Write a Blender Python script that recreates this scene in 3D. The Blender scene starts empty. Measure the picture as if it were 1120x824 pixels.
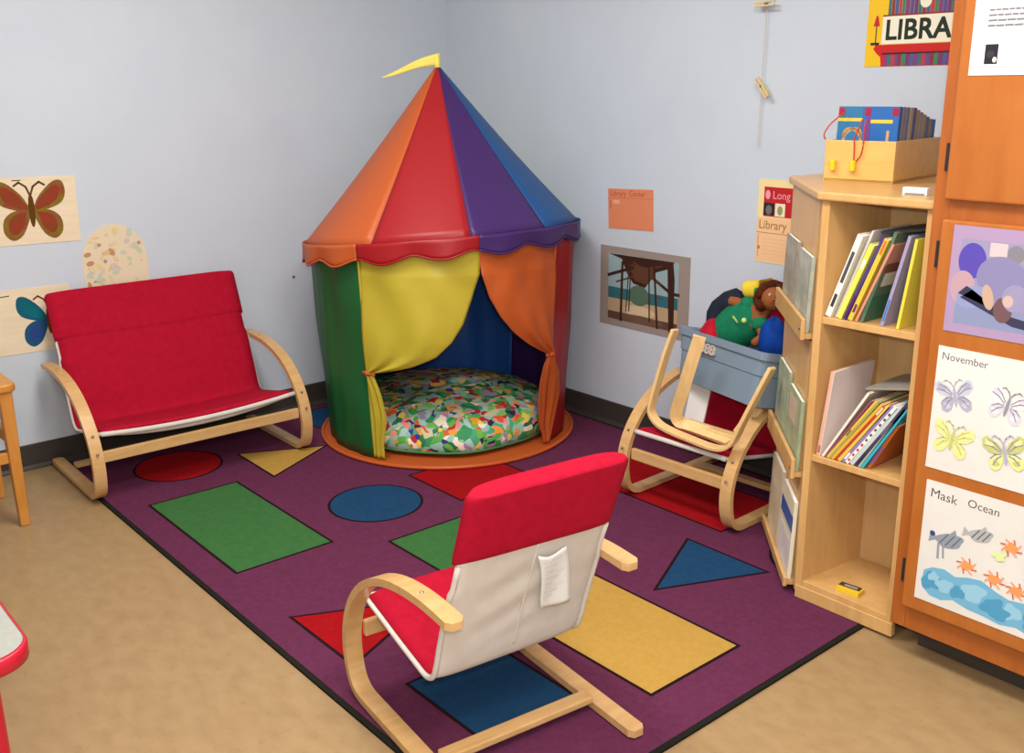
import bpy, bmesh, math, random
from mathutils import Vector, Matrix, Euler
random.seed(7)
PI = math.pi
C = bpy.context.scene.collection

# ------------------------------------------------------------------ materials
def lin(h):
    if isinstance(h, str):
        h = h.lstrip('#'); h = [int(h[i:i+2], 16) for i in (0, 2, 4)]
    o = []
    for c in h:
        c /= 255.0
        o.append(c/12.92 if c <= .04045 else ((c+.055)/1.055)**2.4)
    return (*o, 1.0)
_mats = {}
def mat(h, rough=.6, spec=.3, kind='plain', h2=None, scale=8.0, stretch=(1, 1, 1), bump=0.0, bscale=200.0,
        metal=0.0, sheen=0.0, trans=0.0, coat=0.0):
    key = (h, rough, spec, kind, h2, scale, stretch, bump, bscale, metal, sheen, trans, coat)
    if key in _mats: return _mats[key]
    m = bpy.data.materials.new('mat_%s_%s' % (kind, str(h).strip('#')))
    m.use_nodes = True
    nt = m.node_tree; N = nt.nodes; L = nt.links
    b = N['Principled BSDF']; out = N['Material Output']
    b.inputs['Base Color'].default_value = lin(h)
    b.inputs['Roughness'].default_value = rough
    b.inputs['Specular IOR Level'].default_value = spec
    b.inputs['Metallic'].default_value = metal
    if sheen:
        b.inputs['Sheen Weight'].default_value = sheen
    if coat:
        b.inputs['Coat Weight'].default_value = coat; b.inputs['Coat Roughness'].default_value = .15
    tc = N.new('ShaderNodeTexCoord'); mp = N.new('ShaderNodeMapping')
    L.new(tc.outputs['Object'], mp.inputs['Vector'])
    mp.inputs['Scale'].default_value = stretch
    if kind in ('noise', 'wood', 'carpet', 'cloth'):
        nz = N.new('ShaderNodeTexNoise'); nz.inputs['Scale'].default_value = scale
        nz.inputs['Detail'].default_value = 5 if kind != 'cloth' else 2
        nz.inputs['Roughness'].default_value = .6
        if kind == 'wood': nz.inputs['Distortion'].default_value = .6
        L.new(mp.outputs['Vector'], nz.inputs['Vector'])
        cr = N.new('ShaderNodeValToRGB')
        cr.color_ramp.elements[0].position = .32; cr.color_ramp.elements[1].position = .68
        cr.color_ramp.elements[0].color = lin(h2 or h); cr.color_ramp.elements[1].color = lin(h)
        L.new(nz.outputs['Fac'], cr.inputs['Fac']); L.new(cr.outputs['Color'], b.inputs['Base Color'])
    if bump:
        nb = N.new('ShaderNodeTexNoise'); nb.inputs['Scale'].default_value = bscale; nb.inputs['Detail'].default_value = 3
        L.new(tc.outputs['Object'], nb.inputs['Vector'])
        bp = N.new('ShaderNodeBump'); bp.inputs['Strength'].default_value = bump; bp.inputs['Distance'].default_value = .01
        L.new(nb.outputs['Fac'], bp.inputs['Height']); L.new(bp.outputs['Normal'], b.inputs['Normal'])
    if trans:
        tr = N.new('ShaderNodeBsdfTranslucent'); mx = N.new('ShaderNodeMixShader'); mx.inputs['Fac'].default_value = trans
        tr.inputs['Color'].default_value = lin(h)
        L.new(b.outputs['BSDF'], mx.inputs[1]); L.new(tr.outputs['BSDF'], mx.inputs[2]); L.new(mx.outputs['Shader'], out.inputs['Surface'])
    _mats[key] = m
    return m
def print_mat():
    """busy jungle print of the round floor cushion"""
    m = bpy.data.materials.new('jungle_print'); m.use_nodes = True
    nt = m.node_tree; N = nt.nodes; L = nt.links; b = N['Principled BSDF']; b.inputs['Roughness'].default_value = .75
    b.inputs['Specular IOR Level'].default_value = .2
    tc = N.new('ShaderNodeTexCoord')
    nz = N.new('ShaderNodeTexNoise'); nz.inputs['Scale'].default_value = 9; L.new(tc.outputs['Object'], nz.inputs['Vector'])
    ad = N.new('ShaderNodeMixRGB'); ad.blend_type = 'ADD'; ad.inputs['Fac'].default_value = .12
    L.new(tc.outputs['Object'], ad.inputs[1]); L.new(nz.outputs['Color'], ad.inputs[2])
    def vor(scale, cols):
        v = N.new('ShaderNodeTexVoronoi'); v.inputs['Scale'].default_value = scale; v.inputs['Randomness'].default_value = 1
        L.new(ad.outputs['Color'], v.inputs['Vector'])
        sp = N.new('ShaderNodeSeparateColor'); L.new(v.outputs['Color'], sp.inputs['Color'])
        cr = N.new('ShaderNodeValToRGB'); cr.color_ramp.interpolation = 'CONSTANT'
        e = cr.color_ramp.elements
        while len(e) < len(cols): e.new(.5)
        for i, c in enumerate(cols):
            e[i].position = i/len(cols); e[i].color = lin(c)
        L.new(sp.outputs['Red'], cr.inputs['Fac'])
        return cr, sp
    a, s1 = vor(24, ['3d9a3c', '8fc3b4', '4aa07a', '9fb7b4', '2f7a46', '7dbb5a', 'a5c7c0', '3d8f5c', 'c7c39a', '5aa84a', '8fb7b0'])
    c, s2 = vor(36, ['e8963c', 'b02a3a', '2a2a4a', 'e8c85a', 'e88a86', '2d6f4a', 'f0e2c8', 'd65a34', '6fb04a', '8fc3b4', '9a8fae', '35358a'])
    gt = N.new('ShaderNodeMath'); gt.operation = 'GREATER_THAN'; gt.inputs[1].default_value = .52
    L.new(s2.outputs['Green'], gt.inputs[0])
    mx = N.new('ShaderNodeMixRGB'); L.new(gt.outputs[0], mx.inputs['Fac']); L.new(a.outputs['Color'], mx.inputs[1]); L.new(c.outputs['Color'], mx.inputs[2])
    L.new(mx.outputs['Color'], b.inputs['Base Color'])
    return m

# ------------------------------------------------------------------ mesh builder
class MB:
    def __init__(s): s.v = []; s.f = []; s.m = []; s.mats = []
    def mi(s, m):
        if m not in s.mats: s.mats.append(m)
        return s.mats.index(m)
    def add(s, vs, fs, m, M=None):
        o = len(s.v); i = s.mi(m)
        for p in vs:
            p = Vector(p); s.v.append(M @ p if M is not None else p)
        for f in fs: s.f.append([o+k for k in f]); s.m.append(i)
        return s
    def box(s, lo, hi, m, M=None):
        x0, y0, z0 = lo; x1, y1, z1 = hi
        return s.add([(x0,y0,z0),(x1,y0,z0),(x1,y1,z0),(x0,y1,z0),(x0,y0,z1),(x1,y0,z1),(x1,y1,z1),(x0,y1,z1)],
                     [(3,2,1,0),(4,5,6,7),(0,1,5,4),(1,2,6,5),(2,3,7,6),(3,0,4,7)], m, M)
    def prism(s, poly, z0, z1, m, M=None):
        """polygon in xy lifted from z0 to z1"""
        a = sum(poly[i][0]*poly[(i+1) % len(poly)][1]-poly[(i+1) % len(poly)][0]*poly[i][1] for i in range(len(poly)))
        if a < 0: poly = poly[::-1]
        n = len(poly)
        return s.add([(x, y, z0) for x, y in poly]+[(x, y, z1) for x, y in poly],
                     [tuple(range(n-1, -1, -1)), tuple(range(n, 2*n))]+[(i, (i+1) % n, n+(i+1) % n, n+i) for i in range(n)], m, M)
    def loft(s, rings, m, closed=True, cap=True, M=None):
        n = len(rings[0]); vs = [p for r in rings for p in r]; fs = []
        for j in range(len(rings)-1):
            for i in range(n if closed else n-1):
                k = (i+1) % n
                fs.append((j*n+i, j*n+k, (j+1)*n+k, (j+1)*n+i))
        if cap and closed:
            fs.append(tuple(range(n-1, -1, -1))); fs.append(tuple((len(rings)-1)*n+i for i in range(n)))
        return s.add(vs, fs, m, M)
    def tube(s, pts, r, m, n=8, M=None):
        pts = [Vector(p) for p in pts]; rings = []
        for i, p in enumerate(pts):
            d = (pts[min(i+1, len(pts)-1)]-pts[max(i-1, 0)]).normalized()
            a = d.cross(Vector((0, 0, 1)))
            if a.length < .05: a = d.cross(Vector((1, 0, 0)))
            a.normalize(); b = a.cross(d)
            rr = r(i/(len(pts)-1)) if callable(r) else r
            rings.append([p+(a*math.cos(2*PI*k/n)+b*math.sin(2*PI*k/n))*rr for k in range(n)])
        return s.loft(rings, m, M=M)
    def lathe(s, prof, m, n=48, M=None):
        rings = [[(r*math.cos(2*PI*k/n), r*math.sin(2*PI*k/n), z) for k in range(n)] for r, z in prof]
        return s.loft(rings, m, M=M)
    def ball(s, c, r, m, n=16, M=None):
        if not hasattr(r, '__len__'): r = (r, r, r)
        rings = []
        for j in range(n//2+1):
            t = -PI/2+PI*j/(n//2); q = max(math.cos(t), .02)
            rings.append([(c[0]+r[0]*q*math.cos(2*PI*k/n), c[1]+r[1]*q*math.sin(2*PI*k/n), c[2]+r[2]*math.sin(t)) for k in range(n)])
        return s.loft(rings, m, M=M)
    def grid(s, fn, nu, nv, m, M=None):
        vs = [fn(i/nu, j/nv) for j in range(nv+1) for i in range(nu+1)]
        fs = [(j*(nu+1)+i, j*(nu+1)+i+1, (j+1)*(nu+1)+i+1, (j+1)*(nu+1)+i) for j in range(nv) for i in range(nu)]
        return s.add(vs, fs, m, M)
    def build(s, name, parent=None, smooth=False, bevel=0, solid=0, subsurf=0, seg=2, origin=None, world=False):
        me = bpy.data.meshes.new(name)
        vs = s.v
        if world and parent is not None:
            inv = MW[parent.name].inverted(); vs = [inv @ p for p in vs]
        if origin is not None and parent is None: vs = [p-Vector(origin) for p in vs]
        me.from_pydata([tuple(p) for p in vs], [], s.f)
        for m in s.mats: me.materials.append(m)
        me.polygons.foreach_set('material_index', s.m)
        me.update()
        bm = bmesh.new(); bm.from_mesh(me); bmesh.ops.recalc_face_normals(bm, faces=bm.faces) if not solid else None
        bm.to_mesh(me); bm.free()
        if smooth: me.polygons.foreach_set('use_smooth', [True]*len(me.polygons))
        o = bpy.data.objects.new(name, me); C.objects.link(o)
        if parent is not None: o.parent = parent; MW[o.name] = MW[parent.name].copy() if parent.name in MW else Matrix.Identity(4)
        elif origin is not None: o.location = origin
        if bevel:
            b = o.modifiers.new('bevel', 'BEVEL'); b.width = bevel; b.segments = seg; b.limit_method = 'ANGLE'; b.angle_limit = .6
        if solid:
            b = o.modifiers.new('solid', 'SOLIDIFY'); b.thickness = solid; b.offset = 0
        if subsurf:
            b = o.modifiers.new('sub', 'SUBSURF'); b.levels = subsurf; b.render_levels = subsurf
        return o
MW = {}
def thing(name, label, cat, loc=(0, 0, 0), rz=0, group=None, M=None):
    o = bpy.data.objects.new(name, None); C.objects.link(o); o.empty_display_size = .05
    if M is None: M = Matrix.Translation(loc) @ Matrix.Rotation(rz, 4, 'Z')
    o.matrix_world = M; MW[o.name] = M.copy()
    return tag(o, label, cat, group)
def tag(o, label, cat, group=None):
    o['label'] = label; o['category'] = cat
    if group: o['group'] = group
    return o
def struct(o): o['kind'] = 'structure'; return o
def part_label(o, l): o['label'] = l; return o

def catmull(P, n=6):
    out = []
    for i in range(len(P)-1):
        p0, p1, p2, p3 = P[max(i-1, 0)], P[i], P[i+1], P[min(i+2, len(P)-1)]
        for k in range(n):
            t = k/n
            out.append(tuple(.5*((2*b)+(-a+c)*t+(2*a-5*b+4*c-d)*t*t+(-a+3*b-3*c+d)*t**3) for a, b, c, d in zip(p0, p1, p2, p3)))
    out.append(tuple(P[-1])); return out
def lerp_tab(tab, x):
    if x <= tab[0][0]: return tab[0][1]
    for (a, b), (c, d) in zip(tab, tab[1:]):
        if x <= c: return b+(d-b)*(x-a)/(c-a)
    return tab[-1][1]
def text_geo(body, size):
    cu = bpy.data.curves.new('txt', 'FONT'); cu.body = body; cu.size = size; cu.resolution_u = 3
    o = bpy.data.objects.new('txt', cu); C.objects.link(o)
    dg = bpy.context.evaluated_depsgraph_get(); me = bpy.data.meshes.new_from_object(o.evaluated_get(dg))
    vs = [tuple(v.co) for v in me.vertices]; fs = [tuple(p.vertices) for p in me.polygons]
    bpy.data.objects.remove(o); bpy.data.curves.remove(cu); bpy.data.meshes.remove(me)
    return vs, fs
class Art(MB):
    """flat printed or painted sheet: local x right, y up, z out of the sheet"""
    def __init__(s): super().__init__(); s.z = .0016
    def nxt(s): s.z += .00003; return s.z
    def poly(s, pts, m):
        z = s.nxt(); a = sum(pts[i][0]*pts[(i+1) % len(pts)][1]-pts[(i+1) % len(pts)][0]*pts[i][1] for i in range(len(pts)))
        if a < 0: pts = pts[::-1]
        return s.add([(x, y, z) for x, y in pts], [tuple(range(len(pts)))], m)
    def rect(s, x0, y0, x1, y1, m): return s.poly([(x0, y0), (x1, y0), (x1, y1), (x0, y1)], m)
    def ell(s, cx, cy, rx, ry, m, rot=0, n=24, wob=0, ph=0):
        pts = []
        for k in range(n):
            t = 2*PI*k/n; w = 1+wob*math.sin(3*t+ph)+wob*.7*math.sin(5*t+2*ph)
            x, y = rx*w*math.cos(t), ry*w*math.sin(t)
            pts.append((cx+x*math.cos(rot)-y*math.sin(rot), cy+x*math.sin(rot)+y*math.cos(rot)))
        return s.poly(pts, m)
    def stroke(s, pts, w, m):
        z = s.nxt()
        for (ax, ay), (bx, by) in zip(pts, pts[1:]):
            dx, dy = bx-ax, by-ay; l = math.hypot(dx, dy) or 1; nx, ny = -dy/l*w/2, dx/l*w/2
            ex, ey = dx/l*w*.3, dy/l*w*.3
            s.add([(ax+nx-ex, ay+ny-ey, z), (ax-nx-ex, ay-ny-ey, z), (bx-nx+ex, by-ny+ey, z), (bx+nx+ex, by+ny+ey, z)], [(0, 1, 2, 3)], m)
        return s
    def text(s, body, x, y, size, m, rot=0, sx=1.0, bold=0):
        vs, fs = text_geo(body, size)
        offs = [(0, 0)] if not bold else [(0, 0), (bold, 0), (0, bold), (bold, bold)]
        for ox, oy in offs:
            z = s.nxt(); M = Matrix.Translation((x+ox, y+oy, z)) @ Matrix.Rotation(rot, 4, 'Z') @ Matrix.Diagonal((sx, 1, 1, 1))
            s.add(vs, fs, m, M)
        return s
    def sheet(s, x0, y0, x1, y1, m): return s.box((x0, y0, 0), (x1, y1, .0016), m)
    def hang(s, name, label, cat, origin, facing, group=None, tilt=0):
        R = {'-y': Matrix(((1, 0, 0), (0, 0, -1), (0, 1, 0))), '+x': Matrix(((0, 0, 1), (1, 0, 0), (0, 1, 0)))}[facing].to_4x4()
        o = s.build(name); o.matrix_world = Matrix.Translation(origin) @ R @ Matrix.Rotation(tilt, 4, 'Z')
        return tag(o, label, cat, group)

# ------------------------------------------------------------------ palette
WALL = mat('c5ced8', .55, .25, 'noise', 'c1cad5', 3.0, bump=.04, bscale=60)
BIRCH = mat('cfa670', .35, .4, 'wood', 'c2965e', 7, (6, 1.2, 6), coat=.2)
BIRCH_V = mat('cfa46a', .38, .35, 'wood', 'c4975c', 6, (5, 5, .7), coat=.15)
BIRCH_IN = mat('cda874', .45, .3, 'wood', 'c39b66', 6, (5, 5, .7))
OAK = mat('a65c24', .38, .4, 'wood', '98501c', 9, (5, 5, .45), coat=.25)
OAK_D = mat('ae672a', .36, .4, 'wood', 'a0581f', 5, (3, 3, .5), coat=.3)
CHAIRWOOD = mat('c98a3e', .4, .35, 'wood', 'b97a32', 7, (5, 5, .8), coat=.2)
REDF = mat('ab0f2c', .85, .12, 'cloth', '9f0c27', 40, bump=.15, bscale=500)
BEIGE = mat('cfc8bf', .85, .15, 'cloth', 'c9c1b7', 20, bump=.1, bscale=400)
WHITE = mat('e2e2de', .7, .2)
PAPER = mat('efece4', .8, .15)
CREAM = mat('e6d6ba', .85, .15, 'noise', 'ddccae', 6, (1, 9, 9))
BLACK = mat('141414', .6, .3)
DARK = mat('2a2522', .6, .3)
STEEL = mat('9a948a', .35, .5, metal=.9)
BRASS = mat('8a744a', .35, .5, metal=.8)

# ------------------------------------------------------------------ the room
XL, YB, XR, YF, ZC = -4.28, 3.2, 1.5, -1.3, 2.7
def floor_mat():
    m = bpy.data.materials.new('vinyl_tile'); m.use_nodes = True
    nt = m.node_tree; N = nt.nodes; L = nt.links; b = N['Principled BSDF']
    b.inputs['Roughness'].default_value = .42; b.inputs['Specular IOR Level'].default_value = .35
    tc = N.new('ShaderNodeTexCoord')
    n1 = N.new('ShaderNodeTexNoise'); n1.inputs['Scale'].default_value = 14; n1.inputs['Detail'].default_value = 6
    mp = N.new('ShaderNodeMapping'); mp.inputs['Scale'].default_value = (1, 1.6, 1); mp.inputs['Rotation'].default_value = (0, 0, .5)
    L.new(tc.outputs['Object'], mp.inputs['Vector']); L.new(mp.outputs['Vector'], n1.inputs['Vector'])
    cr = N.new('ShaderNodeValToRGB'); e = cr.color_ramp.elements
    e[0].position = .3; e[0].color = lin('957953'); e[1].position = .62; e[1].color = lin('9f835c')
    L.new(n1.outputs['Fac'], cr.inputs['Fac'])
    br = N.new('ShaderNodeTexBrick'); br.offset = 0; br.inputs['Scale'].default_value = 1
    br.inputs['Brick Width'].default_value = .33; br.inputs['Row Height'].default_value = .33
    br.inputs['Mortar Size'].default_value = .0012; br.inputs['Mortar Smooth'].default_value = 1
    br.inputs['Color1'].default_value = (1, 1, 1, 1); br.inputs['Color2'].default_value = (.965, .965, .965, 1); br.inputs['Mortar'].default_value = (.86, .86, .86, 1)
    L.new(tc.outputs['Object'], br.inputs['Vector'])
    n2 = N.new('ShaderNodeTexNoise'); n2.inputs['Scale'].default_value = 38; n2.inputs['Detail'].default_value = 2
    L.new(mp.outputs['Vector'], n2.inputs['Vector'])
    c2 = N.new('ShaderNodeValToRGB'); c2.color_ramp.elements[0].position = .3; c2.color_ramp.elements[0].color = (.7, .62, .5, 1)
    c2.color_ramp.elements[1].position = .36; c2.color_ramp.elements[1].color = (1, 1, 1, 1)
    L.new(n2.outputs['Fac'], c2.inputs['Fac'])
    m1 = N.new('ShaderNodeMixRGB'); m1.blend_type = 'MULTIPLY'; m1.inputs['Fac'].default_value = 1
    L.new(cr.outputs['Color'], m1.inputs[1]); L.new(br.outputs['Color'], m1.inputs[2])
    m2 = N.new('ShaderNodeMixRGB'); m2.blend_type = 'MULTIPLY'; m2.inputs['Fac'].default_value = .3
    L.new(m1.outputs['Color'], m2.inputs[1]); L.new(c2.outputs['Color'], m2.inputs[2])
    L.new(m2.outputs['Color'], b.inputs['Base Color'])
    return m
struct(MB().box((XL-.1, YF-.1, -.1), (XR+.1, YB+.1, 0), floor_mat()).build('floor'))
struct(MB().box((XL-.1, YF-.1, ZC), (XR+.1, YB+.1, ZC+.1), mat('e8e6e0', .8, .2)).build('ceiling'))
struct(MB().box((XL-.1, YF-.1, 0), (XL, YB+.1, ZC), WALL).build('wall_left'))
struct(MB().box((XL, YB, 0), (XR+.1, YB+.1, ZC), WALL).build('wall_back'))
struct(MB().box((XR, YF, 0), (XR+.1, YB, ZC), WALL).build('wall_right'))
struct(MB().box((XL, YF-.1, 0), (XR+.1, YF, ZC), WALL).build('wall_front'))
COVE = mat('3c3632', .5, .3)
def cove(name, a, b, n):
    a, b, n = Vector(a), Vector(b), Vector(n); prof = [(0, 0), (.022, 0), (.014, .006), (.007, .016), (.005, .1), (0, .104)]
    struct(MB().loft([[p+n*d+Vector((0, 0, z)) for d, z in prof] for p in (a, b)], COVE).build(name))
cove('baseboard_left', (XL, YF, 0), (XL, YB, 0), (1, 0, 0))
cove('baseboard_back', (XL, YB, 0), (XR, YB, 0), (0, -1, 0))

# ------------------------------------------------------------------ rug
def rug():
    RP = mat('6a3350', .95, .05, 'carpet', '602c48', 60, bump=.5, bscale=900)
    ED = mat('22201c', .95, .05); OUT = mat('241418', .95, .05)
    G = mat('427340', .95, .05, 'carpet', '3b693a', 60, bump=.5, bscale=900)
    R = mat('a5161c', .95, .05, 'carpet', '991118', 60, bump=.5, bscale=900)
    B = mat('22496f', .95, .05, 'carpet', '1e4264', 60, bump=.5, bscale=900)
    Y = mat('c0984c', .95, .05, 'carpet', 'b89044', 60, bump=.5, bscale=900)
    x0, x1, y0, y1 = -4.235, -1.322, 1.092, 3.165
    def rr(g, z=0):
        pts = []
        for cx, cy, a in ((x1-.03, y1-.03, 0), (x0+.03, y1-.03, 1), (x0+.03, y0+.03, 2), (x1-.03, y0+.03, 3)):
            for k in range(5):
                t = (a+k/4)*PI/2; pts.append((cx+(.03-g)*math.cos(t), cy+(.03-g)*math.sin(t)))
        return pts
    mb = MB(); mb.prism(rr(0), .0005, .0075, ED); mb.prism(rr(.016), .004, .008, RP)
    zc = [.0083]
    def shape(pts, m):
        cx = sum(p[0] for p in pts)/len(pts); cy = sum(p[1] for p in pts)/len(pts); n = len(pts)
        def off(d):
            o = []
            for i in range(n):
                a, b, c = Vector(pts[i-1]), Vector(pts[i]), Vector(pts[(i+1) % n])
                e1 = (b-a).normalized(); e2 = (c-b).normalized(); n1 = Vector((e1.y, -e1.x)); n2 = Vector((e2.y, -e2.x))
                k = (n1+n2).normalized(); o.append(tuple(b+k*d/max(k.dot(n1), .3)))
            return o
        a = sum(pts[i][0]*pts[(i+1) % n][1]-pts[(i+1) % n][0]*pts[i][1] for i in range(n))
        if a < 0: pts.reverse()
        mb.prism(off(.006), .007, .0084, OUT); mb.prism(off(-.004), .007, .0088, m)
    circ = lambda cx, cy, r: [(cx+r*math.cos(2*PI*k/40), cy+r*math.sin(2*PI*k/40)) for k in range(40)]
    rect = lambda a, b, c, d: [(a, b), (c, b), (c, d), (a, d)]
    shape(circ(-3.878, 1.463, .172), R)
    shape([(-3.838, 1.709), (-3.504, 1.703), (-3.68, 2.04)], Y)
    shape(rect(-3.548, 1.214, -2.82, 1.563), G)
    shape(circ(-3.006, 1.862, .172), B)
    shape(rect(-2.69, 1.714, -2.345, 2.06), G)
    shape(rect(-3.15, 2.115, -2.81, 2.48), R)
    shape([(-2.45, 1.209), (-2.109, 1.211), (-2.27, 1.575)], R)
    shape(rect(-2.222, 1.709, -1.49, 2.064), Y)
    shape(rect(-1.94, 1.27, -1.615, 1.56), B)
    shape([(-2.027, 2.487), (-1.859, 2.137), (-1.702, 2.488)], B)
    shape(rect(-2.69, 2.62, -1.99, 2.96), R)
    shape(circ(-1.63, 2.7, .172), G)
    shape(circ(-4.0, 2.3, .172), B)
    o = mb.build('area_rug')
    tag(o, 'purple classroom rug with coloured circles, squares and triangles on the tile floor', 'rug')
rug()

# ------------------------------------------------------------------ bentwood armchairs
RZ = .0092
FRAME_OUT = [(.585, 0), (.42, 0), (.25, 0), (.12, 0), (.065, .004), (.028, .026), (.008, .065), (0, .12), (.005, .175), (.026, .235), (.062, .292),
             (.115, .345), (.18, .387), (.26, .418), (.35, .436), (.45, .443), (.55, .439)]
def bentwood(mb, pts, w0, w1, th, m, M=None, taper=True):
    """flat strip swept along 2D points (x, z); from y=w0 to y=w1; th is laid to the inside (left of travel)"""
    P = catmull(pts, 5); rings = []; n = len(P)
    for i, (x, z) in enumerate(P):
        a = P[max(i-1, 0)]; b = P[min(i+1, n-1)]; dx, dz = b[0]-a[0], b[1]-a[1]; l = math.hypot(dx, dz)
        nx, nz = -dz/l, dx/l
        rings.append([(x, w0, z), (x, w1, z), (x+nx*th, w1, z+nz*th), (x+nx*th, w0, z+nz*th)])
    if taper:
        for j, (k, s) in enumerate(((0, .55), (-1, .55))):
            r = rings[k]; c = (w0+w1)/2
            rings[k] = [(p[0], c+(p[1]-c)*s, p[2]) for p in r]
        # ease the taper over the last centimetre only
        def ins(a, b, t): return [tuple(p+(q-p)*t for p, q in zip(u, v)) for u, v in zip(a, b)]
        e0 = [(p[0], w0 if q < .5 else w1, p[2]) for p, q in zip(rings[0], (0, 1, 1, 0))]
        e1 = [(p[0], w0 if q < .5 else w1, p[2]) for p, q in zip(rings[-1], (0, 1, 1, 0))]
        d0 = Vector(rings[1][0])-Vector(e0[0]); d1 = Vector(rings[-2][0])-Vector(e1[0])
        s0 = [tuple(Vector(p)+Vector((d0.x, 0, d0.z)).normalized()*.014) for p in e0]
        s1 = [tuple(Vector(p)+Vector((d1.x, 0, d1.z)).normalized()*.014) for p in e1]
        rings = [rings[0], s0]+[r for r in rings[1:-1]]+[s1, rings[-1]]
    return mb.loft(rings, m, M=M)
BACK_PATH = catmull([(.045, .268), (.12, .252), (.21, .232), (.30, .214), (.345, .207), (.372, .218), (.388, .25), (.41, .32), (.452, .44), (.50, .565), (.54, .672), (.556, .715)], 8)
def slab(mb, path, hw, t_in, t_out, m, X, nv=14, sag=None, rim=.008):
    """padded cloth following a path (u, z), t_in in front/above it and t_out behind/below it; closed, rounded along the sides"""
    n = len(path); rows = []
    for i, (u, z) in enumerate(path):
        a = path[max(i-1, 0)]; b = path[min(i+1, n-1)]; du, dz = b[0]-a[0], b[1]-a[1]; l = math.hypot(du, dz)
        nu, nz = -dz/l, du/l; s = i/(n-1); h = hw(s) if callable(hw) else hw
        ring = []
        ti = t_in(s) if callable(t_in) else t_in; to = t_out if callable(t_out) else (lambda s_, t_: t_out)
        ef = min(1, min(i, n-1-i)/1.5+.45)
        for j in range(nv+1):
            t = -1+2*j/nv; e = (1-abs(t)**6)**.5 if abs(t) < 1 else 0
            d = ti*(.25+.75*e)*ef; sg = sag(s, t) if sag else 0
            ring.append((X-(u+nu*d), t*h, z+nz*d-sg))
        for j in range(nv, -1, -1):
            t = -1+2*j/nv; e = (1-abs(t)**6)**.5 if abs(t) < 1 else 0
            d = to(s, t)*(.25+.75*e)*ef; sg = sag(s, t) if sag else 0
            ring.append((X-(u-nu*d), t*h, z-nz*d-sg))
        rows.append(ring)
    return mb.loft(rows, m)
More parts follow.
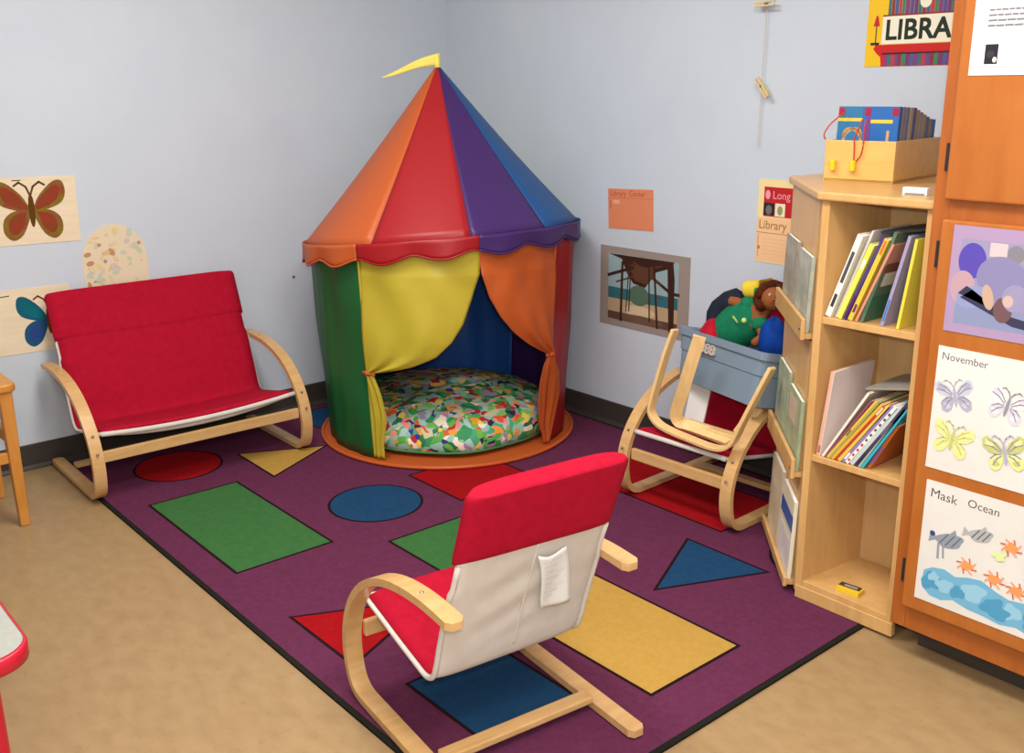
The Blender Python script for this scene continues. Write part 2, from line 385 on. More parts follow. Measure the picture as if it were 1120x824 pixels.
def armchair(name, label, W, x0, y0, a, group=None, tagged=False, sag=.0, pal=0, shift=0.0, cat='chair'):
    f = Vector((math.cos(a), math.sin(a), 0)); X = .3
    t = thing(name, label, cat, Vector((x0, y0, RZ))-f*.3, a, group)
    for s in (-1, 1):
        y = (s*(W-.045), s*W); pts = [(X-u, z+.004) for u, z in FRAME_OUT]
        mb = MB(); bentwood(mb, pts, min(y), max(y), .019, BIRCH)
        fr = mb.build('side_frame', t, smooth=False, bevel=.004)
        yo = s*(W-.0225)
        for u in (.09, .5): MB().lathe([(.0105, 0), (.0105, .0045)], BLACK, 14, Matrix.Translation((X-u, yo, -.0004))).build('glide', fr)
        for (u, z) in ((.004, .2), (.038, .262)):
            MB().ball((X-u+.003, yo, z), .0055, STEEL, 10).build('bolt', fr, smooth=True)
        MB().ball((X-.40, yo, .4445), (.0055, .0055, .003), STEEL, 10).build('bolt', fr, smooth=True)
    iw = W-.047
    MB().box((X-.042, -iw, .155), (X-.024, iw, .197), BIRCH).build('front_rail', t, bevel=.003)
    MB().box((X-.44, -iw, .0235), (X-.40, iw, .0415), BIRCH).build('floor_stretcher', t, bevel=.003)
    bw = W-.053
    sg = lambda s, v: sag*(1-v*v)*(1-s*1.2 if s < .8 else 0)
    hw = lambda s: bw-(.0 if s < .74 else .006 if s < .9 else .006+.05*((s-.9)/.1)**2)
    wrinkle = lambda s, v: .016+.0035*math.exp(-((s-.70)/.075)**2)*math.sin(2*PI*(s*13+.55*v+.12*math.sin(3*v)))*(.55+.45*math.sin(4*v+1))
    sl = slab(MB(), BACK_PATH, hw, .002, wrinkle if W < .4 else .016, BEIGE, X, 28, lambda s, v: sg(s, v)*1.7).build('canvas_sling', t, smooth=True)
    part_label(sl, 'cream canvas sling under the red cover')
    def back_pt(i, y, d):
        a_, b_ = BACK_PATH[max(i-1, 0)], BACK_PATH[min(i+1, len(BACK_PATH)-1)]; du, dz = b_[0]-a_[0], b_[1]-a_[1]; l = math.hypot(du, dz)
        u, z = BACK_PATH[i]; return (X-(u+dz/l*d), y, z-du/l*d)
    if W < .4:
        seam = MB(); seam.tube([back_pt(i, 0, .0165) for i in range(48, 72)], .0028, BEIGE, 6)
        seam.build('centre_seam', sl, smooth=True)
    for sd in (-1, 1):
        MB().tube([Vector(back_pt(i, sd*(hw(i/(len(BACK_PATH)-1))-.001), .007)) for i in range(0, 71, 2)], .0065, BEIGE, 8).build('edge_piping', sl, smooth=True)
    MB().tube([(X-.040, -bw+2*bw*k/20, .262-sg(0, -1+k/10)) for k in range(21)], .0095, BEIGE, 8).build('front_piping', sl, smooth=True)
    cu = slab(MB(), BACK_PATH, lambda s: hw(s)-.003, .018, -.001, REDF, X, 20, sg).build('seat_cover', t, smooth=True)
    hp = [p for i, p in enumerate(BACK_PATH) if i >= 70]
    n = len(BACK_PATH); u0, z0 = BACK_PATH[72]
    last = BACK_PATH[-1]
    hp = hp+[(last[0]+.0012*k/4, last[1]+.003*k/4) for k in (1, 2, 3, 4)]
    hood = slab(MB(), hp, lambda s: bw+(.003 if W < .4 else .0)-(.0 if s < .6 else .058*(1-math.sqrt(max(0, 1-((s-.6)/.4)**2)))), .0245, .0225, REDF, X, 24,
                lambda s, v: (sag*.9*(1-v*v)*(1-s) if W > .4 else -.004*v*(1-s))).build('headrest_hood', t, smooth=True)
    if tagged:
        ct = MB(); i = 37
        def g(u_, v_):
            y = .000+.08*u_+.05*v_+.004*math.sin(v_*5); q = 68.8-10.6*v_-.6*math.sin(u_*3); i0 = int(q); f_ = q-i0
            dd = .0245+.004*math.sin(u_*5+v_*3)+.006*v_*v_
            p = Vector(back_pt(i0, 0, dd))*(1-f_)+Vector(back_pt(min(i0+1, n-1), 0, dd))*f_
            return (p.x, -y, p.z)
        ct.grid(g, 8, 14, WHITE)
        tg = ct.build('care_tag', t, smooth=True, solid=.0012)
        part_label(tg, 'white paper care tag hanging on the chair back')
        pr = MB(); GR = mat('b4b4b4', .8, .1)
        for k in range(9):
            v_ = .12+k*.08
            p0 = Vector(g(.15, v_)); p1 = Vector(g(.85-.2*(k % 3), v_)); d = Vector((-.0022, 0, .0006)); h = Vector((-.0004, 0, -.0016))
            pr.add([p0+d, p1+d, p1+d+h, p0+d+h], [(0, 1, 2, 3)], GR)
        pr.build('tag_print', tg)
    return t
armchair('bentwood_armchair', 'red child-size bentwood armchair in front, seen from behind with white care tag', .256, -1.997, 1.39, PI-.117,
         'red bentwood child armchairs', tagged=True)
armchair('bentwood_armchair', 'red child-size bentwood armchair by the bookcase, loaded with the grey bin', .256, -2.195, 2.585, -PI/2+.033,
         'red bentwood child armchairs')
armchair('bentwood_settee', 'wide red two-seat bentwood settee against the left wall under the paper butterflies', .452, -3.655, 1.516, -.016, sag=.022, cat='settee')

# ------------------------------------------------------------------ circus tent
TC = Vector((-3.545, 2.604, RZ)); VD = Vector((.805, -.593, 0)).normalized(); TA = math.atan2(VD.y, VD.x)
def tent():
    t = thing('circus_play_tent', 'striped circus play tent with pointed roof and yellow flag in the corner', 'tent', TC, TA)
    ny = dict(rough=.38, spec=.45, trans=.35)
    OR, RE, PU, BL, GR, YE, TE = (mat('d86a30', **ny), mat('b82026', **ny), mat('4e3074', **ny), mat('205ea2', **ny), mat('20723c', **ny), mat('d6c340', **ny), mat('187f86', **ny))
    def P(phi, r, z): return (r*math.cos(phi), r*math.sin(phi), z)
    D = math.radians
    ze = lambda p: .893+.045*math.cos(p)+.038*math.sin(p)
    Re = .593
    # base: orange groundsheet with a piped hoop
    b = MB(); b.lathe([(.01, .001), (.566, .001), (.568, .010), (.01, .012)], OR, 64); gs = b.build('groundsheet', t)
    ring = []
    for k in range(73):
        a = 2*PI*k/72; ring.append(P(a, .556, .014))
    hoop = MB(); hoop.loft([[(( .566+.008*math.cos(q))*math.cos(2*PI*k/72), (.566+.008*math.cos(q))*math.sin(2*PI*k/72), .009+.008*math.sin(q)) for q in [2*PI*j/12 for j in range(12)]] for k in range(73)], OR, cap=False)
    hoop.build('base_hoop', t, smooth=True)
    # wall panels
    def wr(z): return .528+(.574-.528)*z/.9
    def wall(name, a0, a1, m, seed, top=True, amp=.006):
        rnd = random.Random(seed); ph = [rnd.uniform(0, 6) for _ in range(4)]
        def fn(u, v):
            a = D(a0+(a1-a0)*u); z = .012+(ze(a)-.02-.012)*v
            rip = amp*(math.sin(a*17+ph[0]+v*1.5)*.6+math.sin(a*31+ph[1]-v*3)*.4)*math.sin(PI*min(1, u*1.0))**.5 if 0 < u < 1 else 0
            rip += .004*math.sin(v*9+a*6+ph[2])*math.sin(PI*v)
            return P(a, wr(z)+rip, z)
        mb = MB(); mb.grid(fn, 28, 20, m)
        return mb.build(name, t, smooth=True, solid=.002)
    for (a0, a1, m, n, s) in ((-88, -35, GR, 'green', 1), (52, 100, RE, 'red', 2), (100, 143, PU, 'purple', 3), (143, 204, mat('2f6fc8', **ny), 'blue', 4), (204, 240, TE, 'teal', 5), (240, 272, OR, 'orange', 6)):  # blue wall: roof cloth blue made lighter, painting extra light into the dim interior
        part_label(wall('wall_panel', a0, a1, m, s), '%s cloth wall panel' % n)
    # seam piping at the door edges
    for a0, m in ((-35, YE), (52, OR)):
        p = MB(); p.tube([P(D(a0), wr(z)+.004, z) for z in [.02+.86*k/16 for k in range(17)]], .005, m, 8); p.build('door_seam', t, smooth=True)
    # tied-back curtains: angle of the free edge as a function of height
    def curtain(name, a_out, tab, m, seed, bulge, lab, sgn, otab=None):
        rnd = random.Random(seed); ph = rnd.uniform(0, 6)
        def fn(u, v):
            z = .02+(.87-.02)*v
            ai = lerp_tab(tab, z); ao = lerp_tab(otab, z) if otab else a_out; a = D(ao+(ai-ao)*u)
            if v >= 1: z = ze(a)-.03
            elif z > .8: z = z+(ze(a)-.03-.87)*(z-.8)/.07
            squeeze = abs(ai-a_out)/50
            fold = .009*math.sin(u*15+ph+z*4)*(.35+.65*(1-min(1, squeeze)))*math.sin(PI*min(1, u+.08))
            fold += .008*math.sin(u*7+(z-.3)*10*sgn)*min(1, squeeze)+.0045*math.sin(u*(9+22*max(0, z-.4))+z*9+ph)*min(1, squeeze)
            fold *= min(1, max(0, (.86-z)/.12))
            return P(a, wr(z)+.006*(z < .8)+fold+bulge(z)*math.sin(PI*(.15+.7*u)), z)
        mb = MB(); mb.grid(fn, 36, 60, m); o = mb.build(name, t, smooth=True, solid=.002); part_label(o, lab); return o
    blg = lambda z: .022*math.exp(-((z-.5)/.18)**2)
    c1 = curtain('door_curtain', -35, [(0, -29.5), (.08, -29.5), (.2, -27), (.3, -28.5), (.375, -31), (.392, -32.5), (.405, -24), (.43, -14), (.47, -4), (.53, 2.5), (.6, 7), (.7, 11), (.8, 14), (.9, 15.5)], YE, 3, blg, 'yellow door curtain tied back on the left', 1)
    c2 = curtain('door_curtain', 52, [(0, 50), (.05, 48.5), (.12, 45), (.22, 44), (.3, 44), (.38, 46), (.41, 48), (.43, 47), (.455, 42), (.49, 36), (.55, 28.5), (.62, 22.5), (.7, 18), (.8, 14.5), (.9, 13.5)], OR, 8, blg, 'orange door curtain tied back on the right', -1, [(0, 53), (.1, 57), (.22, 62), (.32, 60), (.4, 53.5), (.45, 52.3), (.9, 52)])
    for ph, z, m, c in ((-33.3, .39, OR, c1), (49.5, .42, OR, c2)):
        tb = MB(); tb.ball(P(D(ph), wr(z)+.018, z), (.014, .02, .012), m, 12); tb.tube([P(D(ph-3+k*1.2), wr(z)+.02, z+.004*math.sin(k)) for k in range(6)], .006, m, 8)
        tb.build('tie_back', c, smooth=True)
    # roof
    apex = Vector((0, 0, 1.572))
    def roof(a0, a1, m, lab):
        def fn(u, v):
            a = D(a0+(a1-a0)*u); z = ze(a)
            r = Re*(1-v)+.01*v; zz = z*(1-v)+apex.z*v
            zz -= .018*math.sin(PI*v)*(.4+.6*math.sin(PI*u)); r -= .008*math.sin(PI*u)*(1-v)
            return P(a, r, zz)
        mb = MB(); mb.grid(fn, 14, 20, m); part_label(mb.build('roof_panel', t, smooth=True, solid=.002), lab)
    for a0, a1, m, n in ((-102, -27.5, OR, 'orange'), (-27.5, 10.5, RE, 'red'), (10.5, 43.5, PU, 'purple'), (43.5, 102, BL, 'blue'), (102, 150, GR, 'green'), (150, 205, YE, 'yellow'), (205, 258, RE, 'red')):
        roof(a0, a1, m, '%s roof panel' % n)
    pipe = MB()
    def val(a0, a1, m, lab):
        def fn(u, v):
            a = D(a0+(a1-a0)*u); sc = .018*abs(math.cos(a*8))**1.0
            h = .052+.026*abs(math.cos(a*8))**1.6+.012*max(0, -math.sin(a))
            z = ze(a)+.004-h*v
            return P(a, Re+.006+.006*math.sin(a*16+1.0)*v, z)
        mb = MB(); mb.grid(fn, 48, 5, m); o = mb.build('scalloped_valance', t, smooth=True, solid=.002); part_label(o, lab)
        n = 40; p = MB(); p.tube([fn(k/n, 1) for k in range(n+1)], .0042, m, 6); p.build('hem_piping', o, smooth=True)
    for a0, a1, m, n in ((-102, -34, OR, 'orange'), (-34, 13.5, RE, 'red'), (13.5, 70, PU, 'purple'), (70, 110, BL, 'blue'), (110, 160, GR, 'green'), (160, 210, YE, 'yellow'), (210, 258, RE, 'red')):
        val(a0, a1, m, '%s scalloped edge of the roof' % n)
    # flag: local +Y is to the right seen from the door
    fl = MB(); YF2 = mat('e3d560', .5, .3)
    def ff(u, v):
        y = .012-.245*u; zc = 1.604-.066*u+.006*math.sin(u*5); h = .046*(1-u)**.8+.002
        return (.012*math.sin(u*6), y, zc+h*(v-.5))
    fl.grid(ff, 20, 4, YF2); part_label(fl.build('pennant', t, smooth=True, solid=.002), 'long yellow pennant at the tip of the roof')
    c = MB(); c.lathe([(.0135, 1.56), (.012, 1.59), (.004, 1.625)], YF2, 12); c.build('roof_cap', t, smooth=True)
tent()
def cushion():
    mb = MB(); prof = []
    for r, z in ((.02, .0), (.36, .0), (.43, .006), (.462, .026), (.474, .06), (.468, .095), (.446, .125), (.40, .15), (.32, .172), (.22, .186), (.12, .193), (.02, .195)): prof.append((r, z))
    prof = catmull(prof, 3)
    rings = []
    for r, z in prof:
        rings.append([(r*(1+.012*math.sin(5*a+1)+.008*math.sin(9*a))*math.cos(a), r*(1+.012*math.sin(5*a+1)+.008*math.sin(9*a))*math.sin(a), z*(1+.03*math.sin(3*a+r*9))) for a in [2*PI*k/64 for k in range(64)]])
    mb.loft(rings, print_mat())
    o = mb.build('floor_cushion', smooth=True); o.location = TC+Vector((0, 0, .0125)); o.rotation_euler.z = TA
    tag(o, 'thick round floor cushion with busy jungle print lying inside the play tent', 'cushion')
    pp = MB(); pp.loft([[((.4635+.005*math.cos(q))*(1+.012*math.sin(5*a+1)+.008*math.sin(9*a))*math.cos(a), (.4635+.005*math.cos(q))*(1+.012*math.sin(5*a+1)+.008*math.sin(9*a))*math.sin(a), .022+.005*math.sin(q)) for q in [2*PI*j/8 for j in range(8)]] for a in [2*PI*k/64 for k in range(65)]], mat('4a7a52', .8, .1), cap=False)
    pp.build('welt_piping', o, smooth=True)
cushion()

# ------------------------------------------------------------------ tall oak cabinet
CX0, CX1, CY = -1.21, -.62, 2.352
cab = thing('tall_cabinet', 'tall orange oak cabinet with papers taped on its doors, at the right', 'cabinet', ((CX0+CX1)/2, 2.75, 0))
mb = MB(); mb.box((CX0, CY+.02, .095), (CX1, 3.185, 2.35), OAK); mb.build('carcass', cab, bevel=.002, world=True)
mb = MB()
mb.box((CX0, CY, .095), (CX0+.04, CY+.022, 2.35), OAK); mb.box((CX1-.04, CY, .095), (CX1, CY+.022, 2.35), OAK)
for z0, z1 in ((.095, .18), (1.175, 1.24), (2.28, 2.35)): mb.box((CX0+.04, CY, z0), (CX1-.04, CY+.022, z1), OAK)
mb.build('face_frame', cab, bevel=.002, world=True)
mb = MB(); mb.box((CX0+.035, CY+.10, 0), (CX1-.01, 3.18, .095), mat('40382f', .6, .3)); mb.build('toe_kick', cab, world=True)  # dark brown paints in the shadow under the cabinet
DOOR = {}
for nm, z0, z1, hz in (('upper', 1.232, 2.29, (1.33, 2.2)), ('lower', .165, 1.186, (1.1, .26))):
    mb = MB(); mb.box((CX0+.034, CY-.019, z0), (CX1-.034, CY-.0005, z1), OAK_D)
    d = mb.build('door', cab, bevel=.006, seg=3, world=True); part_label(d, '%s oak door' % nm)
    for z in hz:
        h = MB(); h.box((CX0+.02, CY-.004, z-.032), (CX0+.0335, CY-.0002, z+.032), DARK); h.tube([(CX0+.0325, CY-.008, z-.03), (CX0+.0325, CY-.008, z+.03)], .005, DARK, 8)
        h.build('hinge', d, world=True)
    k = MB(); zk = z0+.12 if nm == 'upper' else z1-.12
    k.tube([(CX1-.075, CY-.018, zk), (CX1-.075, CY-.042, zk)], lambda q: .007+.009*q, BRASS, 12); k.build('knob', d, smooth=True, world=True)
DY = CY-.0192
# papers on the doors
INK = mat('3a3a3a', .8, .1); INKL = mat('77777a', .8, .1)
a = Art(); a.sheet(0, 0, .19, .25, mat('dbd8da', .6, .2))
for i, w in enumerate(('Insaigana Biblioteca', 'libri, libros, livres', 'a ontains, liquid', 'thin aqua woaer')): pass
TL = [.118, .095, .11, .1]
rnd = random.Random(4)
for i in range(4):
    x = .034
    while x < .034+TL[i]:
        w = rnd.uniform(.008, .018); a.stroke([(x, .138-.011*i), (x+w, .138-.011*i)], .0042, INKL); x += w+.004
a.rect(.033, .024, .062, .066, mat('1c1c22', .6, .3)); a.ell(.046, .045, .009, .008, mat('33333c', .7, .2), .3); a.ell(.056, .033, .0045, .006, mat('d8d4cc', .7, .2))
a.hang('notice_sheet', 'white printed notice with small black picture on the upper oak door', 'notice', (-1.149, DY, 1.513), '-y')
a = Art(); LAV = mat('a088a8', .6, .25); a.sheet(0, 0, .33, .255, LAV)
a.rect(.022, .022, .308, .225, mat('8e88a6', .5, .3)); a.rect(.022, .022, .308, .07, mat('8088a8', .5, .3)); a.ell(.052, .175, .033, .042, mat('5244a0', .5, .3)); a.rect(.09, .19, .13, .222, mat('c4b2b4', .5, .3)); a.ell(.15, .2, .02, .02, mat('7c7880', .5, .3))
a.ell(.035, .11, .03, .04, mat('b08f98', .5, .3)); a.ell(.125, .14, .06, .052, mat('7f7aa0', .5, .3), -.3); a.ell(.062, .09, .04, .026, mat('868eb4', .5, .3), .35)
a.poly([(.026, .095), (.045, .115), (.06, .108), (.032, .086), (.16, .035), (.3, .02), (.3, .034), (.14, .06)], mat('34344c', .5, .3)); a.ell(.098, .095, .013, .03, mat('b89a86', .5, .3), .25); a.ell(.135, .07, .022, .03, mat('6a4c50', .5, .3)); a.ell(.16, .1, .03, .032, mat('8f88a8', .5, .3))
a.ell(.23, .12, .05, .06, mat('8f89ab', .5, .3)); a.ell(.145, .092, .012, .014, mat('c0a49a', .5, .3))
a.hang('photo_print', 'lavender-bordered photo of a soft grey animal on the lower oak door', 'photo', (-1.142, DY, .922), '-y', tilt=.0)
def butterfly(a, cx, cy, s, m1, m2, body, rot=0.0, ink=None):
    """two wing pairs, body and antennae"""
    c, q = math.cos(rot), math.sin(rot)
    T = lambda x, y: (cx+s*(x*c-y*q), cy+s*(x*q+y*c))
    for sg in (-1, 1):
        for pts, m in (([(.02, .08), (.15, .3), (.42, .5), (.55, .42), (.56, .22), (.4, .05), (.1, -.02)], m1), ([(.05, 0), (.32, -.02), (.46, -.15), (.44, -.38), (.3, -.46), (.16, -.38), (.05, -.15)], m2)):
            a.poly([T(sg*x, y) for x, y in pts], m)
        for ex, ey, er, m in ((.38, .3, .12, m2), (.27, -.25, .1, m1)):
            X, Y = T(sg*ex, ey); a.ell(X, Y, er*s, er*s*.8, m, .5*sg, wob=.12)
        if ink:
            for (x0, y0, x1, y1) in ((.08, .1, .4, .4), (.1, .05, .5, .25), (.1, -.05, .35, -.3), (.1, 0, .4, -.12)): a.stroke([T(sg*x0, y0), T(sg*(x0+x1)/2, (y0+y1)/2+.05), T(sg*x1, y1)], .035*s, ink)
    X, Y = T(0, 0); a.ell(X, Y, .05*s, .3*s, body, rot)
    for sg in (-1, 1): a.stroke([T(0, .28), T(sg*.08, .42), T(sg*.2, .5), T(sg*.28, .46)], .035*s, body)
PAPB = mat('dad7d1', .8, .15, 'noise', 'd2cfc8', 5)
a = Art(); a.sheet(0, 0, .34, .315, PAPB)
W1 = mat('b9bccb', .9, .1); W2 = mat('a8a4b8', .9, .1); W3 = mat('d3d68c', .9, .1); W4 = mat('b9bb74', .9, .1); W5 = mat('dad7d8', .9, .1); LG = mat('8d8a96', .9, .1)
a.text('November', .010, .283, .026, mat('55535c', .9, .1), -.02)
butterfly(a, .055, .195, .085, W1, W2, W2, .25, LG); butterfly(a, .18, .20, .085, W5, mat('c9c5cf', .9, .1), LG, -.2, LG)
butterfly(a, .06, .085, .09, W3, W3, W4, -.15, W4); butterfly(a, .19, .085, .09, W4, W3, W2, .25, LG)
butterfly(a, .29, .2, .07, W1, W5, W2, .1, LG); butterfly(a, .29, .09, .08, W3, W4, W4, 0, LG)
a.hang('butterfly_painting', 'white paper painted with four small pale butterflies on the lower oak door', 'painting', (-1.149, DY, .568), '-y', tilt=-.004)
a = Art(); a.sheet(0, 0, .35, .33, PAPB)
a.text('Mask', .012, .288, .034, mat('4a4a4c', .9, .1), -.05); a.text('Ocean', .108, .29, .03, mat('4a4a4c', .9, .1), -.03)
B1 = mat('6fa9c8', .9, .1); B2 = mat('4f93b8', .9, .1); B3 = mat('8fbdd3', .9, .1); GY = mat('8b929c', .9, .1); GY2 = mat('a9a9a6', .9, .1); BK = mat('5a6068', .9, .1); ORG = mat('e8935a', .9, .1); ORR = mat('cf5a2e', .9, .1); YG = mat('d2dc9a', .9, .1)
top = [(.015, .05), (.018, .085), (.04, .1), (.07, .105), (.1, .095), (.13, .105), (.165, .11), (.2, .095), (.235, .085), (.27, .09), (.3, .075), (.34, .08)]
bot = [(.34, .012), (.3, .01), (.26, .02), (.22, .012), (.18, .018), (.14, .02), (.1, .03), (.07, .018), (.04, .02), (.02, .035)]
a.poly(top+bot, B1)
for x, y, r, m in ((.04, .06, .028, B2), (.075, .06, .022, B3), (.11, .055, .02, B2), (.15, .07, .03, B3), (.2, .05, .03, B2), (.245, .055, .025, B3), (.22, .04, .022, B2), (.3, .045, .03, B2), (.045, .075, .015, B3)): a.ell(x, y, r, r*.8, m, .4, wob=.15, ph=x*90)
for cx, cy, s, m, k in ((.075, .185, 1, GY, BK), (.15, .225, .85, GY2, BK)):
    a.ell(cx, cy, .036*s, .02*s, m, .25, wob=.08); a.poly([(cx-.028*s, cy-.004), (cx-.05*s, cy+.014*s), (cx-.054*s, cy-.018*s)], m); a.poly([(cx-.005, cy+.015*s), (cx+.012*s, cy+.034*s), (cx+.02*s, cy+.012*s)], m)
    for q in range(3): a.stroke([(cx-.025*s+.016*q*s, cy-.014*s), (cx-.005*s+.016*q*s, cy+.016*s)], .003, k)
a.stroke([(.048, .17), (.05, .13)], .006, GY); a.stroke([(.06, .17), (.064, .135)], .005, GY); a.ell(.03, .192, .007, .007, mat('2c4a7a', .9, .1))
for cx, cy in ((.125, .135), (.195, .125), (.25, .115), (.225, .22), (.3, .2)):
    a.ell(cx, cy, .016, .012, ORG, .2, wob=.15, ph=cx*70)
    for q in range(8):
        t = q*PI/4+.3; a.stroke([(cx+.016*math.cos(t), cy+.012*math.sin(t)), (cx+.026*math.cos(t+.3), cy+.022*math.sin(t+.3))], .0035, ORR if q % 2 else ORG)
a.ell(.2, .19, .016, .012, YG, .3, wob=.2)
a.hang('ocean_painting', 'white painting of fish, orange crabs and blue wave low on the oak door', 'painting', (-1.1405, DY, .205), '-y')

# ------------------------------------------------------------------ corner bookcase with slanted display side
A = Vector((-1.552, 2.418, 0)); Bp = Vector((-1.894, 2.773, 0)); XE = -1.236
bk = thing('bookcase', 'birch corner bookcase with open shelves and slanted display ledges beside the oak cabinet', 'bookcase', (-1.5, 2.75, 0))
pt = (Bp-A).normalized(); pn = Vector((pt.y, -pt.x, 0))   # outward normal of the display face
if pn.dot(Vector((-1, -1, 0))) < 0: pn = -pn
RL = (Bp-A).length
top = [(A.x-.012, A.y-.014), (XE+.004, A.y-.014), (XE+.004, 3.17), (-1.86, 3.17), (Bp.x+.004, Bp.y+.02), (Bp.x-.014, Bp.y-.006)]
MB().prism(top, 1.196, 1.22, BIRCH_V).build('top_board', bk, bevel=.006, seg=3, world=True)
MB().prism([(A.x, A.y), (A.x+.02, A.y), (-1.505, 2.69), (-1.525, 2.69)], .05, 1.196, BIRCH_V).build('side_panel', bk, world=True)
MB().box((XE-.02, A.y, .05), (XE, 2.72, 1.196), BIRCH_V).build('side_panel', bk, world=True)
MB().box((-1.535, 2.69, .05), (XE, 2.71, 1.196), BIRCH_IN).build('back_panel', bk, world=True)
for z in (.45, .857): MB().prism([(A.x+.018, A.y+.004), (XE-.02, A.y+.004), (XE-.02, 2.69), (-1.51, 2.69)], z, z+.02, BIRCH_V).build('shelf', bk, bevel=.002, world=True)
MB().prism([(A.x+.002, A.y+.003), (XE, A.y+.003), (XE, 2.69), (-1.525, 2.69)], .05, .068, BIRCH_V).build('bottom_shelf', bk, bevel=.002, world=True)
MB().box((A.x, A.y-.002, .0094), (XE, A.y+.018, .05), BIRCH_V).build('plinth', bk, bevel=.002, world=True)
# display side
RM = Matrix(((pt.x, pn.x, 0, A.x), (pt.y, pn.y, 0, A.y), (0, 0, 1, 0), (0, 0, 0, 1)))   # local x along face, y outward
x0, x1 = .022, RL
MB().box((RL-.018, -.26, .0094), (RL, .0, 1.196), BIRCH_V, RM).build('end_panel', bk, bevel=.002, world=True)
MB().box((.0, -.02, .03), (.02, .002, 1.196), BIRCH_V, RM).build('end_panel', bk, bevel=.002, world=True)
TIER = ((.815, 1.19), (.395, .79), (.045, .375))
for zb, zt in TIER:
    o_b = .008
    pr = [(-.014, zt), (-.002, zt), (o_b, zb+.012), (o_b-.012, zb)]
    mb = MB(); mb.loft([[RM @ Vector((x, y, z)) for y, z in pr] for x in (x0+.03, x1-.02)], BIRCH_V); mb.build('display_panel', bk, world=True)
    mb = MB(); mb.box((x0+.006, o_b-.018, zb-.012), (x1-.004, .024, zb+.004), BIRCH_V, RM); mb.build('ledge', bk, world=True)
    h = .062 if zb > .1 else .03
    mb = MB(); mb.box((x0-.004, .022, zb-.014), (x1, .034, zb+h-.014), BIRCH_V, RM); lp = mb.build('ledge_lip', bk, bevel=.002, world=True)
    for x in (x0+.012, x1-.014): MB().ball((x, .0345, zb+h*.45-.01), (.0055, .003, .0055), BRASS, 10, RM).build('screw', lp, smooth=True, world=True)
MB().box((x0, -.03, .0094), (x1-.018, -.012, .05), BIRCH_V, RM).build('plinth', bk, world=True)
MB().box((x0, -.275, .05), (x1, -.262, 1.19), BIRCH_IN, RM).build('back_panel', bk, world=True) if False else None

# ------------------------------------------------------------------ books
def book(label, th, h, dp, col, M, group, spine=None, pages='e8e2d2', marks=(), cat='book', cover2=None, art=None):
    """x = thickness, y = depth (spine at y=0), z = height"""
    t = thing('book', label, cat, group=group, M=M)
    m = mat(col, .45, .35); bt = min(.0022, th*.22)
    mb = MB(); mb.box((0, 0, 0), (bt, dp, h), m); mb.box((th-bt, 0, 0), (th, dp, h), mat(cover2, .45, .35) if cover2 else m); mb.box((bt, 0, 0), (th-bt, bt, h), mat(spine, .45, .35) if spine else m)
    for k, (z0, z1, c) in enumerate(marks):
        mb.box((th*.22, -.0004, h*z0), (th*.78, .0002, h*z1), mat(c, .5, .3))
    if art:
        for (y0, z0, y1, z1, c) in art: mb.box((th-.0004, dp*y0, h*z0), (th+.0004, dp*y1, h*z1), mat(c, .5, .3))
    mb.build('cover', t)
    MB().box((bt, bt, .003), (th-bt, dp-.004, h-.003), mat(pages, .85, .1)).build('pages', t)
    return t
def shelf_books(x, zs, rows, group, y0=2.428):
    for (th, h, dp, col, lean, dx, dy, label, kw) in rows:
        x += dx
        # pivot on the lower right edge when leaning right
        M = Matrix.Translation((x, y0+dy, zs+.0006)) @ Matrix.Rotation(lean, 4, 'Y')
        if lean > 0: M = M @ Matrix.Translation((-th, 0, 0)); M = Matrix.Translation((th*math.cos(lean), 0, 0)) @ M
        book(label, th, h, dp, col, M, group, **kw)
        x += th/math.cos(lean) if lean else th
D = math.radians
shelf_books(-1.528, .877, [
    (.017, .245, .2, 'e9e4d8', D(19), .0, .0, 'thick white book with black spine lettering, leftmost on the upper shelf', dict(marks=((.12, .28, '3a3a40'), (.42, .8, '4a4a50')))),
    (.006, .262, .2, 'cfc7c0', D(20), .006, .012, 'thin pale grey book between the white and the yellow book, upper shelf', dict()),
    (.014, .225, .2, 'e8dc58', D(21), .006, .0, 'yellow book standing second from the white book on the upper shelf', dict(marks=((.68, .8, 'f4efd8'),))),
    (.008, .25, .2, '4a3a7a', D(22), .004, .0, 'thin dark purple book behind the yellow one on the upper shelf', dict(marks=((.02, .3, '5a1a5a'),))),
    (.013, .245, .2, 'dcb840', D(21), .006, .0, 'mustard yellow book with orange top on the upper shelf', dict(marks=((.82, .98, 'd0702c'), (.1, .2, '6a3060')))),
    (.007, .235, .2, 'c88a70', D(22), .006, .003, 'thin pinkish brown book in the middle of the upper shelf', dict()),
    (.009, .26, .2, '56705a', D(17), .006, .006, 'green picture book with brown animal on its cover, upper shelf', dict(cover2='5c7058', marks=((.1, .4, '3d6a4c'),), art=((.05, .55, .5, .85, '7a4a34'), (.1, .4, .4, .55, 'cfc4a4'), (.0, .0, .9, .3, '3d6a50')))),
    (.009, .25, .2, '9a8fb0', D(13), .050, .006, 'lilac book with blue patch low on spine, upper shelf', dict(marks=((.05, .3, '2f7ac0'),))),
    (.008, .24, .2, 'd8cc4a', D(7), .038, .004, 'yellow book standing upright beside the cabinet on the upper shelf', dict()),
], 'books on the upper shelf')
